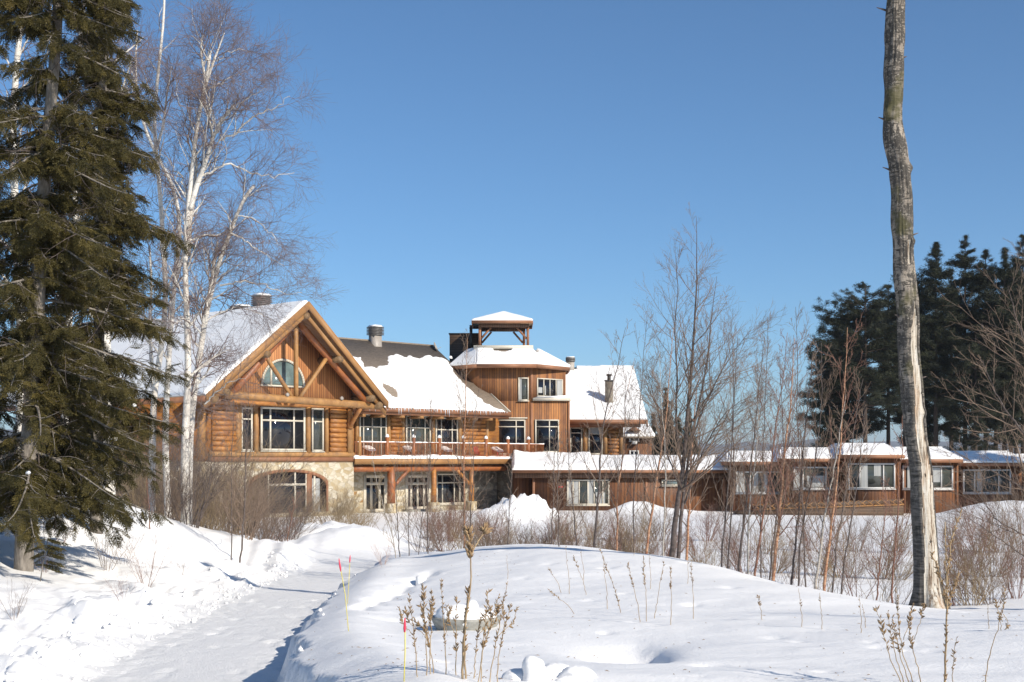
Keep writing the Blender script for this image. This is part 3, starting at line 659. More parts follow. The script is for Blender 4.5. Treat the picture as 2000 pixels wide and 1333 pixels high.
for i in range(64):   # icicles along the eave
    u = uM0+.6+(uE-uM0-1.0)*(i+.5+.8*(random.random()-.5))/64; L = .10+.25*random.random()**1.5
    px = A.pix(np.array([u, EV, zEv]))[0]
    if 770 < px < 786 or 865 < px < 878 or 745 < px < 752: L += .25+.35*random.random()
    obj('icicle', Geo().tube([(u, EV-.13, zEv+.03), (u, EV-.14, zEv-.3*L), (u+.01, EV-.13, zEv-L)], [.035, .025, .004], 5), 'ice', roof2)
p = A.at(733, 668, rv-.4); vent(A, (p[0], rv-.4, zR-.6), .92, 1.75, roof2, neck=.42, capw=1.12)
c = A.at(849, 683, rv-.5)   # satellite dish at the ridge end
g = Geo(); dd = Vector((.55, -.75, .35)).normalized(); q = dd.to_track_quat('Z', 'Y').to_matrix()
ring = []
for k, (r, h) in enumerate(((.01, 0), (.2, .02), (.38, .07), (.5, .13))): ring.append([tuple(np.array(c)+[0,0,.15]+np.array(q @ Vector((r*math.cos(t), r*math.sin(t), h)))) for t in np.linspace(0, 2*PI, 17)[:-1]])
V = [v for r in ring for v in r]; g.add(V, [(k*16+i, k*16+(i+1) % 16, (k+1)*16+(i+1) % 16, (k+1)*16+i) for k in range(3) for i in range(16)])
dish = obj('satellite_dish', g, 'metal', roof2)
g = Geo(); c = np.array(c); g.tube([c+[0,0,-.6], c+[0,0,.1]], .04, 6).tube([c+[0,0,-.1], c+np.array([.3,-.5,.2])], .02, 5).tube([c+[-.4,0,-.5], c+[0,0,0]], .025, 5)
obj('dish_mast', g, 'metal', dish)

# ---- deck and railing
DV = -.25; zF = Zm(840, 897, DV); zFb = Zm(840, 907, DV); uD0 = uR+.0; uD1 = A.at(1110, HY, DV)[0]; uD2 = U(1000, DV)
deck = LA('deck', Geo().box(uD0, uD1, DV+.06, MV+.1, zFb+.04, zF), 'soffit')
obj('fascia', Geo().box(uD0-.1, uD2, DV-.05, DV+.06, zFb, zF+.02), 'fascia', deck)
g = Geo(); roof_snow(g, [(uD0-.1, DV-.04, zF+.02), (uD2+3, DV-.04, zF+.02), (uD2+3, MV, zF+.02), (uD0-.1, MV, zF+.02)], 220, 14, .26, None, 12, (1,1,1,1), .6)
obj('deck_snow', g, 'snow', deck, smooth=True)
g = Geo(); zr = Zm(840, 866, DV); RV = DV+.18
ulog(g, uD0, uD1, RV, zr, .055, 8, .02); ulog(g, uD0, uD1, RV, zF+.22, .05, 8, .02)
rail = LA('railing', g, 'log_red', deck)
g = Geo(); us = np.arange(uD0+.1, uD1, .145); n = len(us)
P = np.zeros((n, 2, 3)); P[:, 0, 0] = us; P[:, 1, 0] = us+.02*(RNG.random(n)-.5); P[:, :, 1] = RV; P[:, 0, 2] = zF+.2; P[:, 1, 2] = zr
g.tubes(P, np.full((n, 2), .026), 5); b_ = obj('baluster_row', g, 'log_red', rail); b_['kind'] = 'stuff'
g = Geo(); roof_snow(g, [(uD0+.3, RV-.05, zr+.05), (uD1-1, RV-.05, zr+.05), (uD1-1, RV+.05, zr+.05), (uD0+.3, RV+.05, zr+.05)], 300, 4, .055, None, 14, (1,1,1,1), 1.2, 4)
obj('rail_snow', g, 'snow', rail)
for i, px in enumerate((702, 756, 808, 858, 905, 949, 992, 1032, 1073)):
    u = U(px, RV); o = obj('post', Geo().tube([(u, RV, zF-.05), (u, RV, zF+.7), (u, RV, zr+.42)], [.15, .14, .14], 10), 'log_pale' if i == 0 else 'log_red', rail)
    if i: obj('post_snow', Geo().tube([(u, RV, zr+.41), (u, RV, zr+.5), (u+.02, RV, zr+.62), (u+.03, RV, zr+.66)], [.15, .16, .09, .01], 10), 'snow', rail)
u = U(1106, RV); obj('post', Geo().box(u-.16, u+.16, RV-.16, RV+.16, zF-.8, zr+.45), 'fascia_brown', rail)
# under the deck
LA('beam_log', ulog(Geo(), uD0+.05, uD2-.2, DV+.55, Zm(840, 914, DV)-.05, .25), 'log_red', smooth=True)
for p, top in ((764, 'log_red'), (847, 'log'), (920.5, 'log')):
    w_ = .30 if p == 764 else .21
    u = U(p, DV+.5); pz = .75
    o = LA('deck_post', Geo().tube([(u, DV+.5, pz), (u+.02, DV+.5, 2), (u, DV+.5, zFb-.2)], [w_*1.08, w_, w_*.95], 14), top, smooth=True)
    obj('stone_plinth', Geo().box(u-.32, u+.32, DV+.18, DV+.82, -.3, pz), 'stone', o)
tl((797, 919), (769, 950), .14, 'deck_brace', 'log_red', DV+.5, DV+.5); tl((892, 917), (917, 946), .14, 'deck_brace', 'log', DV+.5, DV+.5)
LA('stone_wall', Geo().box(uR-.3, UM(925), MV, MV+9, -.6, zM0-.2), 'stone'); 
LA('stone_wall', Geo().box(UM(925)+.01, uD1, MV-.12, MV+9, -.6, zM0-.2), 'stone_dark')  # same stone in shadow: the shade is put into the darker palette
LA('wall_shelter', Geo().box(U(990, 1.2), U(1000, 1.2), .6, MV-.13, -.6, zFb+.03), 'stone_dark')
window(A, lodge, LP, 709, 927, 754, 1001, MV, (724, 740), (945,), 'glass', tw=.26, name='glass_door')
window(A, lodge, LP, 791, 927, 838, 1001, MV, (802, 814.5, 827), (945,), 'glass', tw=.25, name='glass_door')
LA('door_rail', Geo().box(UM(793), UM(836), MV-.13, MV-.101, -.05, .35), 'trim')
g = Geo(); 
window(A, lodge, LP, 851, 925, 907, 985, MV, (863, 886, 897), (943,), 'glass', tw=.13)
LA('door_step', Geo().box(UM(785), UM(845), MV-1.1, MV-.13, -.2, .16), 'concrete')

# ---- tower (octagon, one face square to the view)
TY = 118.0; T = Frame(935, TY, 0); TP = np.array([T.o[0], T.o[1], 0.0])
X = lambda px, Y: (px-CX)/F*Y
Z_ = lambda py, Y: CH+(HY-py)/F*Y
def LW(name, g, mat, parent=None, **k):
    """g in world coordinates; the object's origin is put at the lodge"""
    for i in range(len(g.v)): g.v[i] = g.v[i]-LP
    if parent is None: return obj(name, g, mat, lodge, (0,0,0), 0, **k)
    o = obj(name, g, mat, parent, (0,0,0), 0, **k); o.matrix_parent_inverse = parent.matrix_local.inverted(); return o
xa = X(935, TY); xb = X(1038, TY); xc = X(1112, TY); side = 1.95; k3 = 3.0
zTop = Z_(714, TY-.7); zLedge = Z_(779, TY)
oct_ = [(xa, TY), (xb, TY), (xb+k3, TY+k3), (xb+k3, TY+k3+4), (xb, TY+2*k3+4), (xa, TY+2*k3+4), (xa-side, TY+2*k3+4-side), (xa-side, TY+side)]
LW('tower_wall', Geo().prism([(x, y, zLedge-.2) for x, y in oct_], (0, 0, zTop-zLedge+.35)), 'tower_board')
zD = Z_(900, TY)
LW('tower_wall', Geo().prism([(xa, TY+.001, zD-3), (xc, TY+.001, zD-3), (xc, TY+8, zD-3), (xa-side, TY+8, zD-3), (xa-side, TY+side+.001, zD-3)], (0, 0, zLedge-.2-zD+3)), 'tower_board')
LW('corner_board', Geo().box(xb-.12, xb+.1, TY-.06, TY-.003, zLedge, zTop-.05), 'fascia_brown')
LW('corner_board', Geo().box(xb-.12, xb+.1, TY-.04, TY-.002, zD, zLedge-.25), 'fascia_brown')
LW('corner_board', Geo().box(xc-.14, xc+.04, TY-.05, TY-.002, zD, zLedge-.25), 'fascia_brown')
led = LW('ledge', Geo().prism([(X(1041, TY), TY-.22, zLedge-.19), (xc+.1, TY-.22, zLedge-.19), (xc+.1, TY+4.5, zLedge-.19), (xb+k3, TY+k3, zLedge-.19), (xb+.1, TY+.0, zLedge-.19)], (0, 0, .25)), 'trim')
LW('ledge_snow', Geo().hull8([(X(1043,TY), TY-.18, zLedge+.06), (xc+.06, TY-.18, zLedge+.06), (xc+.06, TY+3, zLedge+.06), (X(1066,TY), TY+1.2, zLedge+.06)],
                             [(X(1050,TY), TY-.1, zLedge+.16), (xc, TY-.1, zLedge+.28), (xc, TY+3, zLedge+.3), (X(1070,TY), TY+1.2, zLedge+.2)]), 'snow', led)
T0 = Frame(935, TY, 0); T2 = Frame(1038, TY, 45)
window(T0, lodge, LP, 1012, 738, 1032.5, 783, 0, (), (), 'glass_green', tw=.10, blinds=((.12, .35, .05, .95),))
window(T2, lodge, LP, 1048, 740, 1098, 776, 0, (1061, 1073, 1085), (), 'glass', tw=.09, blinds=((.78, .97, .05, .95), (.3,.34,.1,.6), (.05,.2,.2,.5)))
window(T0, lodge, LP, 963, 820, 1026, 888, 0, (1008,), (834,), 'glass', tw=.11)
window(T0, lodge, LP, 1045, 820, 1092, 884, 0, (1073,), (834,), 'glass', tw=.11)
LW('window_cap', Geo().box(X(957,TY), X(1030,TY), TY-.2, TY-.001, Z_(818,TY), Z_(816,TY)), 'trim')
# tower roof
zEa = Z_(712, TY-.9); eo = [(X(931,TY-.9), TY-.9), (X(1048,TY-.9), TY-.9), (X(1113,TY+3.2), TY+3.2), (X(1113,TY+3.2), TY+8), (X(1048,TY-.9), TY+11.4), (X(931,TY-.9), TY+11.4), (X(880,TY+1.9), TY+8.4), (X(880,TY+1.9), TY+1.7)]
zRi = Z_(683, TY+2); ry = TY+2; ri = [(X(932,ry), ry), (X(1038,ry), ry), (X(1052,ry+1.6), ry+1.6), (X(1052,ry+1.6), ry+4.5), (X(1038,ry), ry+6), (X(932,ry), ry+6), (X(914,ry+1.4), ry+4.5), (X(914,ry+1.4), ry+1.6)]
g = Geo(); V = [(x, y, zEa) for x, y in eo]+[(x, y, zRi) for x, y in ri]
g.add(V, [(i, (i+1) % 8, 8+(i+1) % 8, 8+i) for i in range(8)]+[tuple(range(8, 16))]); g.add([(x, y, zEa-.1) for x, y in eo], [tuple(range(8))[::-1]])
troof = LW('tower_roof', g, 'shingle')
g = Geo()
for i in range(8):
    a = eo[i]; b = eo[(i+1) % 8]; cx_, cy_ = np.mean(eo, axis=0); ai = (a[0]+(cx_-a[0])*.02, a[1]+(cy_-a[1])*.02); bi = (b[0]+(cx_-b[0])*.02, b[1]+(cy_-b[1])*.02)
    g.hull8([(a[0],a[1],zEa-.30),(b[0],b[1],zEa-.30),(bi[0],bi[1],zEa-.30),(ai[0],ai[1],zEa-.30)], [(a[0],a[1],zEa+.03),(b[0],b[1],zEa+.03),(bi[0],bi[1],zEa+.03),(ai[0],ai[1],zEa+.03)])
LW('fascia', g, 'fascia_brown', troof)
g = Geo()
for i in (7, 0, 1, 2):
    a = np.array([*eo[i], zEa+.03]); b = np.array([*eo[(i+1) % 8], zEa+.03]); c = np.array([*ri[(i+1) % 8], zRi+.02]); d = np.array([*ri[i], zRi+.02])
    hole = (lambda kx, ky, P: 1-(poly_in(kx+6*fbm(P[...,0]*3, P[...,2]*3, 3, 1), ky+4*fbm(P[...,0]*4, P[...,2]*4, 3, 5), [(955,679),(1000,679),(998,688),(985,691),(965,689)]) | poly_in(kx+3*fbm(P[...,0]*3, P[...,2]*3, 3, 1), ky, [(1038,676),(1053,690),(1046,692),(1040,686)])).astype(float))
    roof_snow(g, [a, b, c, d], 60, 30, .2, hole, 20+i, (1,0,0,0), .2, fr=type('q', (), {'pix': staticmethod(lambda P: (CX+F*P[...,0]/P[...,1], HY-(P[...,2]-CH)*F/P[...,1]))}))
LW('roof_snow', g, 'snow', troof, smooth=True)
LW('ring_board', Geo().box(ri[0][0]-.3, ri[1][0]+.15, ry-.25, ry+5.4, zRi+.02, zRi+.34), 'trim', troof)
# lookout on the tower
cy0 = TY+2.3; cxl = X(937, cy0); cxr = X(1031, cy0); cy1 = cy0+4.0; zc0 = zRi+.1; zc1 = Z_(634, cy0)
look = LW('lookout_roof', Geo().add([(X(922,cy0-.6), cy0-.6, zc1+.25), (X(1040,cy0-.6), cy0-.6, zc1+.25), (X(1040,cy0-.6), cy1+.6, zc1+.25), (X(922,cy0-.6), cy1+.6, zc1+.25), ((cxl+cxr)/2, (cy0+cy1)/2, Z_(611, cy0+2))],
        [(0,1,4),(1,2,4),(2,3,4),(3,0,4),(3,2,1,0)]), 'shingle')
g = Geo(); x0, x1, y0, y1 = X(922,cy0-.6), X(1040,cy0-.6), cy0-.6, cy1+.6; zf = zc1+.25; ax, ay, az = (cxl+cxr)/2, (cy0+cy1)/2, Z_(611, cy0+2)
for a, b in (((x0,y0),(x1,y0)), ((x1,y0),(x1,y1)), ((x1,y1),(x0,y1)), ((x0,y1),(x0,y0))):
    roof_snow(g, [(a[0],a[1],zf+.02), (b[0],b[1],zf+.02), (ax+.01*(b[0]-ax), ay+.01*(b[1]-ay), az), (ax+.01*(a[0]-ax), ay+.01*(a[1]-ay), az)], 30, 20, .15, None, 3, (1,0,0,0), .2)
LW('roof_snow', g, 'snow', look, smooth=True)
LW('fascia', Geo().box(x0-.03, x1+.03, y0-.05, y0, zf-.22, zf+.03).box(x0-.03, x1+.03, y1, y1+.05, zf-.22, zf+.03).box(x0-.05, x0, y0, y1, zf-.22, zf+.03).box(x1, x1+.05, y0, y1, zf-.22, zf+.03), 'fascia_brown', look)
LW('beam', Geo().box(cxl-.12, cxr+.12, cy0-.1, cy0+.1, zc1-.25, zc1+.05).box(cxl-.12, cxr-.18, cy1-.1, cy1+.1, zc1-.25, zc1+.05).box(cxl-.1, cxl+.1, cy0+.1, cy1-.1, zc1-.25, zc1+.04).box(cxr-.1, cxr+.1, cy0+.1, cy1-.1, zc1-.25, zc1+.04), 'soffit', look)
for x, y in ((cxl, cy0), (cxr, cy0), (cxl, cy1), (cxr-.3, cy1)):
    po = LW('lookout_post', Geo().box(x-.11, x+.11, y-.11, y+.11, zc0, zc1-.25), 'fascia_brown')
    s = 1 if x == cxl else -1; t = 1 if y == cy0 else -1
    LW('brace', Geo().tube([(x+s*.1, y, zc1-1.25), (x+s*.95, y, zc1-.28)], .09, 4).tube([(x, y+t*.1, zc1-1.25), (x, y+t*.95, zc1-.28)], .09, 4), 'fascia_brown', po)
bx = TY+6.5
LW('stair_housing', Geo().box(X(878,bx), X(934,bx), bx, bx+3, Z_(760,bx), Z_(653,bx)), 'dark_siding')
LW('housing_cap', Geo().box(X(877,bx)-.03, X(934,bx)+.05, bx-.06, bx+3.06, Z_(653,bx), Z_(651,bx)), 'black')
LW('flue_pipe', Geo().tube([(X(920,bx-.3), bx-.3, Z_(690,bx)), (X(920,bx-.3), bx-.3, Z_(636,bx))], .14, 10).box(X(917,bx), X(935,bx), bx-.5, bx-.1, Z_(643,bx), Z_(641,bx)), 'black')

# ---- right wing, square to the view
RY = 120.0; zRe = Z_(821, RY); RW = RY+1.3; ryr = RY+9; zRr = Z_(718, ryr)
g = Geo(); xl = X(1095, RY); xr = X(1264, RY); xrr = X(1237, ryr)
slab(g, [(xl, RY, zRe), (xr, RY, zRe), (xrr, ryr, zRr), (xl-.2, ryr, zRr)], .16); slab(g, [(xl-.2, ryr, zRr), (xrr, ryr, zRr), (xr, ryr+9, zRe), (xl, ryr+9, zRe)], .16)
roof3 = LW('roof', g, 'shingle')
wf = type('q', (), {'pix': staticmethod(lambda P: (CX+F*P[...,0]/P[...,1], HY-(P[...,2]-CH)*F/P[...,1]))})
g = Geo(); roof_snow(g, [(xl, RY, zRe+.02), (xr, RY, zRe+.02), (xrr, ryr, zRr+.02), (xl, ryr, zRr+.02)], 120, 90, .24,
    lambda kx, ky, P: 1-(poly_in(kx, ky+5*fbm(P[...,0]*3, P[...,1]*3, 3, 2), [(1100,700),(1124,716),(1127,724),(1112,727),(1100,726)]) | poly_in(kx+4*fbm(P[...,0]*3, P[...,1]*3, 3, 8), ky, [(1140,719),(1196,714),(1196,717),(1150,720)])).astype(float), 31, (1,1,1,1), .25, fr=wf)
LW('roof_snow', g, 'snow', roof3, smooth=True)
LW('fascia', Geo().box(xl, xr+.03, RY-.08, RY, zRe-.34, zRe+.03).box(xr, xr+.06, RY, RY+.8, zRe-.6, zRe-.02), 'fascia_brown', roof3)
LW('fascia', Geo().box(xl, X(1252,RY), RY+.25, RY+.36, zRe-.62, zRe-.2), 'fascia_brown', roof3)
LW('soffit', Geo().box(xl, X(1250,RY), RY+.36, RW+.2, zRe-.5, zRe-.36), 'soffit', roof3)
LW('wall', Geo().box(X(1108,RW), X(1217,RW), RW+.1, RW+9, 2.5, zRe-.3), 'log')
g = Geo(); RF = Frame(1108, RW, 0)
n = 7; z0 = Z_(892,RW); z1 = Z_(833,RW)
for i in range(8): g.tube([(X(1187,RW), RW+.08, z0+(z1-z0)*(i+.5)/8), (X(1210,RW), RW+.08, z0+(z1-z0)*(i+.5)/8)], (z1-z0)/16*1.06, 10)
LW('log_panel', g, 'log', smooth=True)
for p in (1143, 1182, 1213): LW('wall_post', Geo().tube([(X(p,RW), RW, z0), (X(p,RW), RW, z1+.2)], .2, 12), 'log_pale', smooth=True)
window(RF, lodge, LP, 1113, 835, 1137, 888, 0, (), (846,), 'glass', tw=.11)
window(RF, lodge, LP, 1149, 834, 1177, 888, 0, (), (848,), 'glass', tw=.11, blinds=((.08,.92,.76,.97),))
g = Geo(); x, y = X(1189.5, RY+2.6), RY+2.6
LW('chimney', Geo().box(x-.33, x+.33, y-.33, y+.33, Z_(786,y)-.5, Z_(745,y)), 'stone_dark')
LW('chimney_cap', Geo().box(x-.4, x+.4, y-.4, y+.4, Z_(745,y), Z_(743,y)).tube([(x,y,Z_(743,y)), (x,y,Z_(733,y))], .16, 10).tube([(x,y,Z_(735,y)), (x,y,Z_(731,y))], .24, 10), 'black')
y = RY+8.2; vx = X(1114, y)
o = LW('roof_vent', Geo().box(vx-.35, vx+.35, y-.35, y+.35, Z_(725,y)-.5, Z_(705,y)), 'metal')
LW('louvre_cap', Geo().box(vx-.42, vx+.42, y-.42, y+.42, Z_(707,y), Z_(703.5,y)).box(vx-.42, vx+.42, y-.42, y+.42, Z_(703,y), Z_(699,y)), 'metal_dark', o)
LW('cap_snow', Geo().box(vx-.36, vx+.36, y-.36, y+.36, Z_(699,y), Z_(697.3,y)), 'snow', o)

# ================================================================== low annex in front of the right wing
AY = 112.0; AP = np.array([X(1200,AY), AY, 0.0])
annex = thing('annex', 'long low wooden passage building with a snow covered shed roof right of the deck', 'building', AP)
def mk(root, P0):
    def f(name, g, mat, parent=None, **k):
        for i in range(len(g.v)): g.v[i] = g.v[i]-P0
        if parent is None: return obj(name, g, mat, root, **k)
        o = obj(name, g, mat, parent, **k); return o
    return f
LX = mk(annex, AP)
zAe = Z_(919, AY-.7); zAr = Z_(893, AY+3.4)
LX('wall', Geo().box(X(1042,AY), X(1426,AY), AY, AY+4, -.6, zAe-.05), 'annex_board')
LX('recess_wall', Geo().box(X(1001,AY+2.4), X(1042,AY)-.01, AY+2.4, AY+4, -.6, zAe-.05), 'annex_board')
g = Geo(); xl = X(1000,AY-.7); xr = X(1424,AY-.7)
slab(g, [(xl, AY-.7, zAe), (xr, AY-.7, zAe), (xr, AY+3.6, zAr), (xl, AY+3.6, zAr)], .14)
ar = LX('roof', g, 'shingle')
LX('fascia', Geo().box(xl-.02, xr, AY-.78, AY-.7, zAe-.22, zAe+.02), 'fascia_brown', ar)
LX('fascia', Geo().box(xl+.2, xr, AY-.4, AY-.3, zAe-.62, zAe-.15), 'soffit', ar)
g = Geo()
roof_snow(g, [(xl, AY-.68, zAe+.02), (xr, AY-.68, zAe+.02), (xr, AY+3.6, zAr+.02), (xl, AY+3.6, zAr+.02)], 260, 26, .17, None, 40, (1,0,1,1), .35)
# thicker drift slid off the deck end
pts = 60; a = np.linspace(0, 1, pts)
roof_snow(g, [(xl+.1, AY-.6, zAe+.1), (xl+6.5, AY-.6, zAe+.06), (xl+6.5, AY+3.5, zAr+.02), (xl+.1, AY+3.5, zAr+.3)], 60, 26, .34, None, 42, (1,1,1,1), .7)
LX('roof_snow', g, 'snow', ar, smooth=True)
AF = Frame(1042, AY, 0)
window(AF, annex, AP, 1107, 937, 1190, 987, 0, (1119, 1131, 1148, 1160, 1177), (), 'glass_green', tw=.12, blinds=((.0,.14,.03,.97),(.17,.30,.03,.97),(.5,.63,.03,.97),(.68,.9,.03,.5)), name='patio_door', label='sliding patio doors with pale curtains')
window(AF, annex, AP, 1292, 937, 1340, 949, 0, (), (), 'glass_pale', tw=.1)
for p in (1042, 1262, 1415): LX('corner_board', Geo().box(X(p,AY)-.1, X(p,AY)+.1, AY-.05, AY-.001, -.3, zAe-.1), 'fascia_brown')
for p, q in ((1405, 925),): LX('wall_lamp', Geo().tube([(X(p,AY), AY, Z_(q,AY)), (X(p,AY), AY-.3, Z_(q,AY)-.02)], [.12, .15], 10), 'white_trim')
LX('notice_sign', Geo().box(X(1089,AY), X(1099,AY), AY-.04, AY-.001, Z_(953,AY), Z_(950,AY)), 'red_cloth')

# ================================================================== stepped pavilion
pav_P = np.array([X(1700,106), 106.0, 0.0])
pav = thing('pavilion', 'low wooden wing of five stepped bays, each with a snowy cap and a wide window', 'building', pav_P)
LP2 = mk(pav, pav_P)
BAYS = [(1424,1534,110.0,903,886,(1437,1528,921,964),(1465,1495)), (1530,1652,108.6,897,879.5,(1549,1637,912,956),(1568,1613)), (1648,1764,107.2,889.5,871,(1656,1748,905,955),(1679,1725)),
        (1757,1878,108.4,898,878.5,(1762,1861,910,956),(1796,1838)), (1872,2010,109.6,905,886,(1880,1974,917,964),(1903,1950)), (2000,2120,111.2,912,892,(2015,2100,926,970),(2040,2070))]
for i, (p0, p1, Y, pe, pt, w, vs) in enumerate(BAYS):
    ze = Z_(pe, Y-.6); zt_ = Z_(pt, Y+2.2); x0 = X(p0+8,Y); x1 = X(p1-8,Y)
    LP2('bay_wall', Geo().box(x0, x1, Y, Y+7, -.8, ze+.1+.02*i), 'annex_board')
    a0, a1 = X(p0-2,Y-.6), X(p1+2,Y-.6); c = .5
    V = [(a0, Y-.6, ze), (a1, Y-.6, ze), (a1, Y+7.5, ze), (a0, Y+7.5, ze), (a0+c, Y+2.2, zt_), (a1-c*1.4, Y+2.2, zt_), (a1-c*1.4, Y+5, zt_), (a0+c, Y+5, zt_)]
    g = Geo().add(V, [(0,1,5,4),(1,2,6,5),(2,3,7,6),(3,0,4,7),(4,5,6,7),(3,2,1,0)])
    r = LP2('bay_roof', g, 'shingle')
    g = Geo(); e = .02
    V = [np.array(v)+[0,0,e] for v in V]
    roof_snow(g, [V[0], V[1], V[5], V[4]], 60, 24, .15, None, 50+i, (1,0,1,1), .2); roof_snow(g, [V[1], V[2], V[6], V[5]], 30, 14, .17, None, 60+i, (1,0,1,1), .2)
    roof_snow(g, [V[3], V[0], V[4], V[7]], 30, 14, .17, None, 70+i, (1,0,1,1), .2); roof_snow(g, [V[4], V[5], V[6], V[7]], 20, 10, .19, None, 80+i, (0,0,0,0), .2)
    LP2('roof_snow', g, 'snow', r, smooth=True)
    LP2('fascia', Geo().box(a0, a1, Y-.66, Y-.6, ze-.25, ze+.03).box(a0-.05, a0, Y-.6, Y+7.5, ze-.25, ze+.03).box(a1, a1+.05, Y-.6, Y+7.5, ze-.25, ze+.03), 'fascia_brown', r)
    fr = Frame(p0+8, Y, 0)
    window(fr, pav, pav_P, w[0], w[2], w[1], w[3], 0, vs, (), 'glass_green', tw=.12, trim='white_trim', blinds=[((.02,.2,.04,.97),(.35,.48,.04,.97),(.6,.68,.04,.97)), ((.03,.15,.04,.9),(.3,.7,.1,.6)), ((.28,.42,.04,.97),(.55,.7,.5,.95)), ((.1,.3,.04,.97),(.45,.75,.3,.9)), ((.3,.4,.1,.9),)][min(i, 4)])
    LP2('corner_board', Geo().box(x0-.06, x0+.16, Y-.05, Y-.001, -.2, ze-.02), 'annex_board')
    LP2('corner_board', Geo().box(x1-.16, x1+.06, Y-.05, Y-.001, -.2, ze-.02), 'annex_board')
# raised terrace with lattice in front of the bays
ty = 104.0; tP = np.array([X(1580,ty), ty, 0.0])
ter = thing('terrace', 'low dark timber terrace with a crossed wooden lattice under the wide bay windows', 'terrace', tP)
LT = mk(ter, tP)
LT('platform', Geo().hull8([(X(1440,ty), ty, -.4), (X(1765,ty), ty, -.4), (X(1765,ty), ty+2, -.4), (X(1440,ty), ty+2, -.4)], [(X(1440,ty), ty, Z_(1000,ty)), (X(1765,ty), ty, Z_(989,ty)), (X(1765,ty), ty+2, Z_(989,ty)), (X(1440,ty), ty+2, Z_(1000,ty))]), 'dark_siding')
g = Geo(); q0 = (X(1470,ty), Z_(996,ty)); q1 = (X(1765,ty), Z_(986,ty))
zz = lambda x: q0[1]+(q1[1]-q0[1])*(x-q0[0])/(q1[0]-q0[0])
g.tube([(q0[0], ty-.05, q0[1]), (q1[0], ty-.05, q1[1])], .05, 4); top = .42
n = 20; xs = np.linspace(q0[0], q1[0], n+1)
for i in range(n): g.tube([(xs[i], ty-.03, zz(xs[i])), (xs[i+1], ty-.03, zz(xs[i+1])+top)], .028, 4); g.tube([(xs[i+1], ty-.08, zz(xs[i+1])), (xs[i], ty-.08, zz(xs[i])+top)], .028, 4)
LT('lattice', g, 'fascia')
LT('back_board', Geo().prism([(q0[0], ty+.3, q0[1]), (q1[0], ty+.3, q1[1]), (q1[0], ty+.3, q1[1]+top), (q0[0], ty+.3, q0[1]+top*.7)], (0,.1,0)), 'dark_siding')

# ================================================================== cabin behind
cy = 146.0; cP = np.array([X(1245,cy), cy, 0.0])
cab = thing('cabin', 'small distant brown cabin with snowy roof and a white cross window beyond the lodge corner', 'cabin', cP)
LC = mk(cab, cP)
LC('wall', Geo().box(X(1205,cy), X(1273,cy), cy, cy+8, -.5, Z_(852,cy)), 'annex_board')
g = Geo(); slab(g, [(X(1200,cy), cy-.6, Z_(853,cy)), (X(1278,cy), cy-.6, Z_(853,cy)), (X(1266,cy), cy+5, Z_(812,cy)), (X(1200,cy), cy+5, Z_(812,cy))], .2); r = LC('roof', g, 'shingle')
g = Geo(); roof_snow(g, [(X(1200,cy), cy-.6, Z_(853,cy)+.02), (X(1278,cy), cy-.6, Z_(853,cy)+.02), (X(1266,cy), cy+5, Z_(812,cy)+.02), (X(1200,cy), cy+5, Z_(812,cy)+.02)], 30, 30, .3, None, 5); LC('roof_snow', g, 'snow', r, smooth=True)
g = Geo(); yd = cy-.62; g.prism([(X(1225,yd), yd-.3, Z_(842,yd)), (X(1252,yd), yd-.3, Z_(842,yd)), (X(1239,yd), yd-.3, Z_(833,yd))], (0, 3, 0)); LC('dormer', g, 'annex_board')
window(Frame(1205, cy, 0), cab, cP, 1229, 843, 1248, 862, 0, (1238,), (853,), 'glass', tw=.14, trim='white_trim')
LC('air_unit', Geo().box(X(1234,cy), X(1244,cy), cy-.5, cy-.01, Z_(868,cy), Z_(862,cy)), 'white_trim')
window(Frame(1205, cy, 0), cab, cP, 1229, 880, 1248, 899, 0, (1238,), (890,), 'glass', tw=.14, trim='white_trim')

# ================================================================== chairs on the deck
def chair(px, label, mat, snowy=True):
    v = 1.2; p = A.at(px, 897, v); w = A.world(p); zb = zF+.02
    t = thing('deck_chair', label, 'chair', (w[0], w[1], zb), 'chairs left out on the deck')
    g = Geo()
    for i in range(4): g.box(-.28+.14*i, -.28+.14*i+.12, -.3, .25, .30+.0, .335)
    obj('seat', g, mat, t, rz=A.a)
    g = Geo()
    for i in range(4): g.hull8([(-.28+.14*i,.20,.32),(-.16+.14*i,.20,.32),(-.16+.14*i,.24,.32),(-.28+.14*i,.24,.32)], [(-.28+.14*i,.45,1.0),(-.16+.14*i,.45,1.0),(-.16+.14*i,.49,1.0),(-.28+.14*i,.49,1.0)])
    obj('backrest', g, mat, t, rz=A.a)
    for sx in (-1, 1):
        for sy in (-.28, .25): obj('leg', Geo().box(sx*.32-.03, sx*.32+.03, sy-.03, sy+.03, 0, .55), mat, t, rz=A.a)
        obj('armrest', Geo().box(sx*.34-.07, sx*.34+.07, -.35, .35, .552, .58), mat, t, rz=A.a)
    if snowy:
        g = Geo(); roof_snow(g, [(-.36,-.33,.59), (.36,-.33,.59), (.36,.46,.9), (-.36,.46,.9)], 12, 14, .17, None, int(px), (1,1,1,1), .4, 3); obj('chair_snow', g, 'snow', t, rz=A.a, smooth=True)
chair(722, 'deck chair heaped with snow behind the pale first railing post', 'fascia_brown')
chair(800, 'deck chair heaped with snow between the second and third railing posts', 'fascia_brown')
chair(872, 'deck chair heaped with snow in front of the third lodge window from the gable', 'fascia_brown')
chair(936, 'red deck chair behind the railing left of the tower', 'red_cloth', False)
chair(972, 'red deck chair lightly dusted with snow below the wide tower window', 'red_cloth')
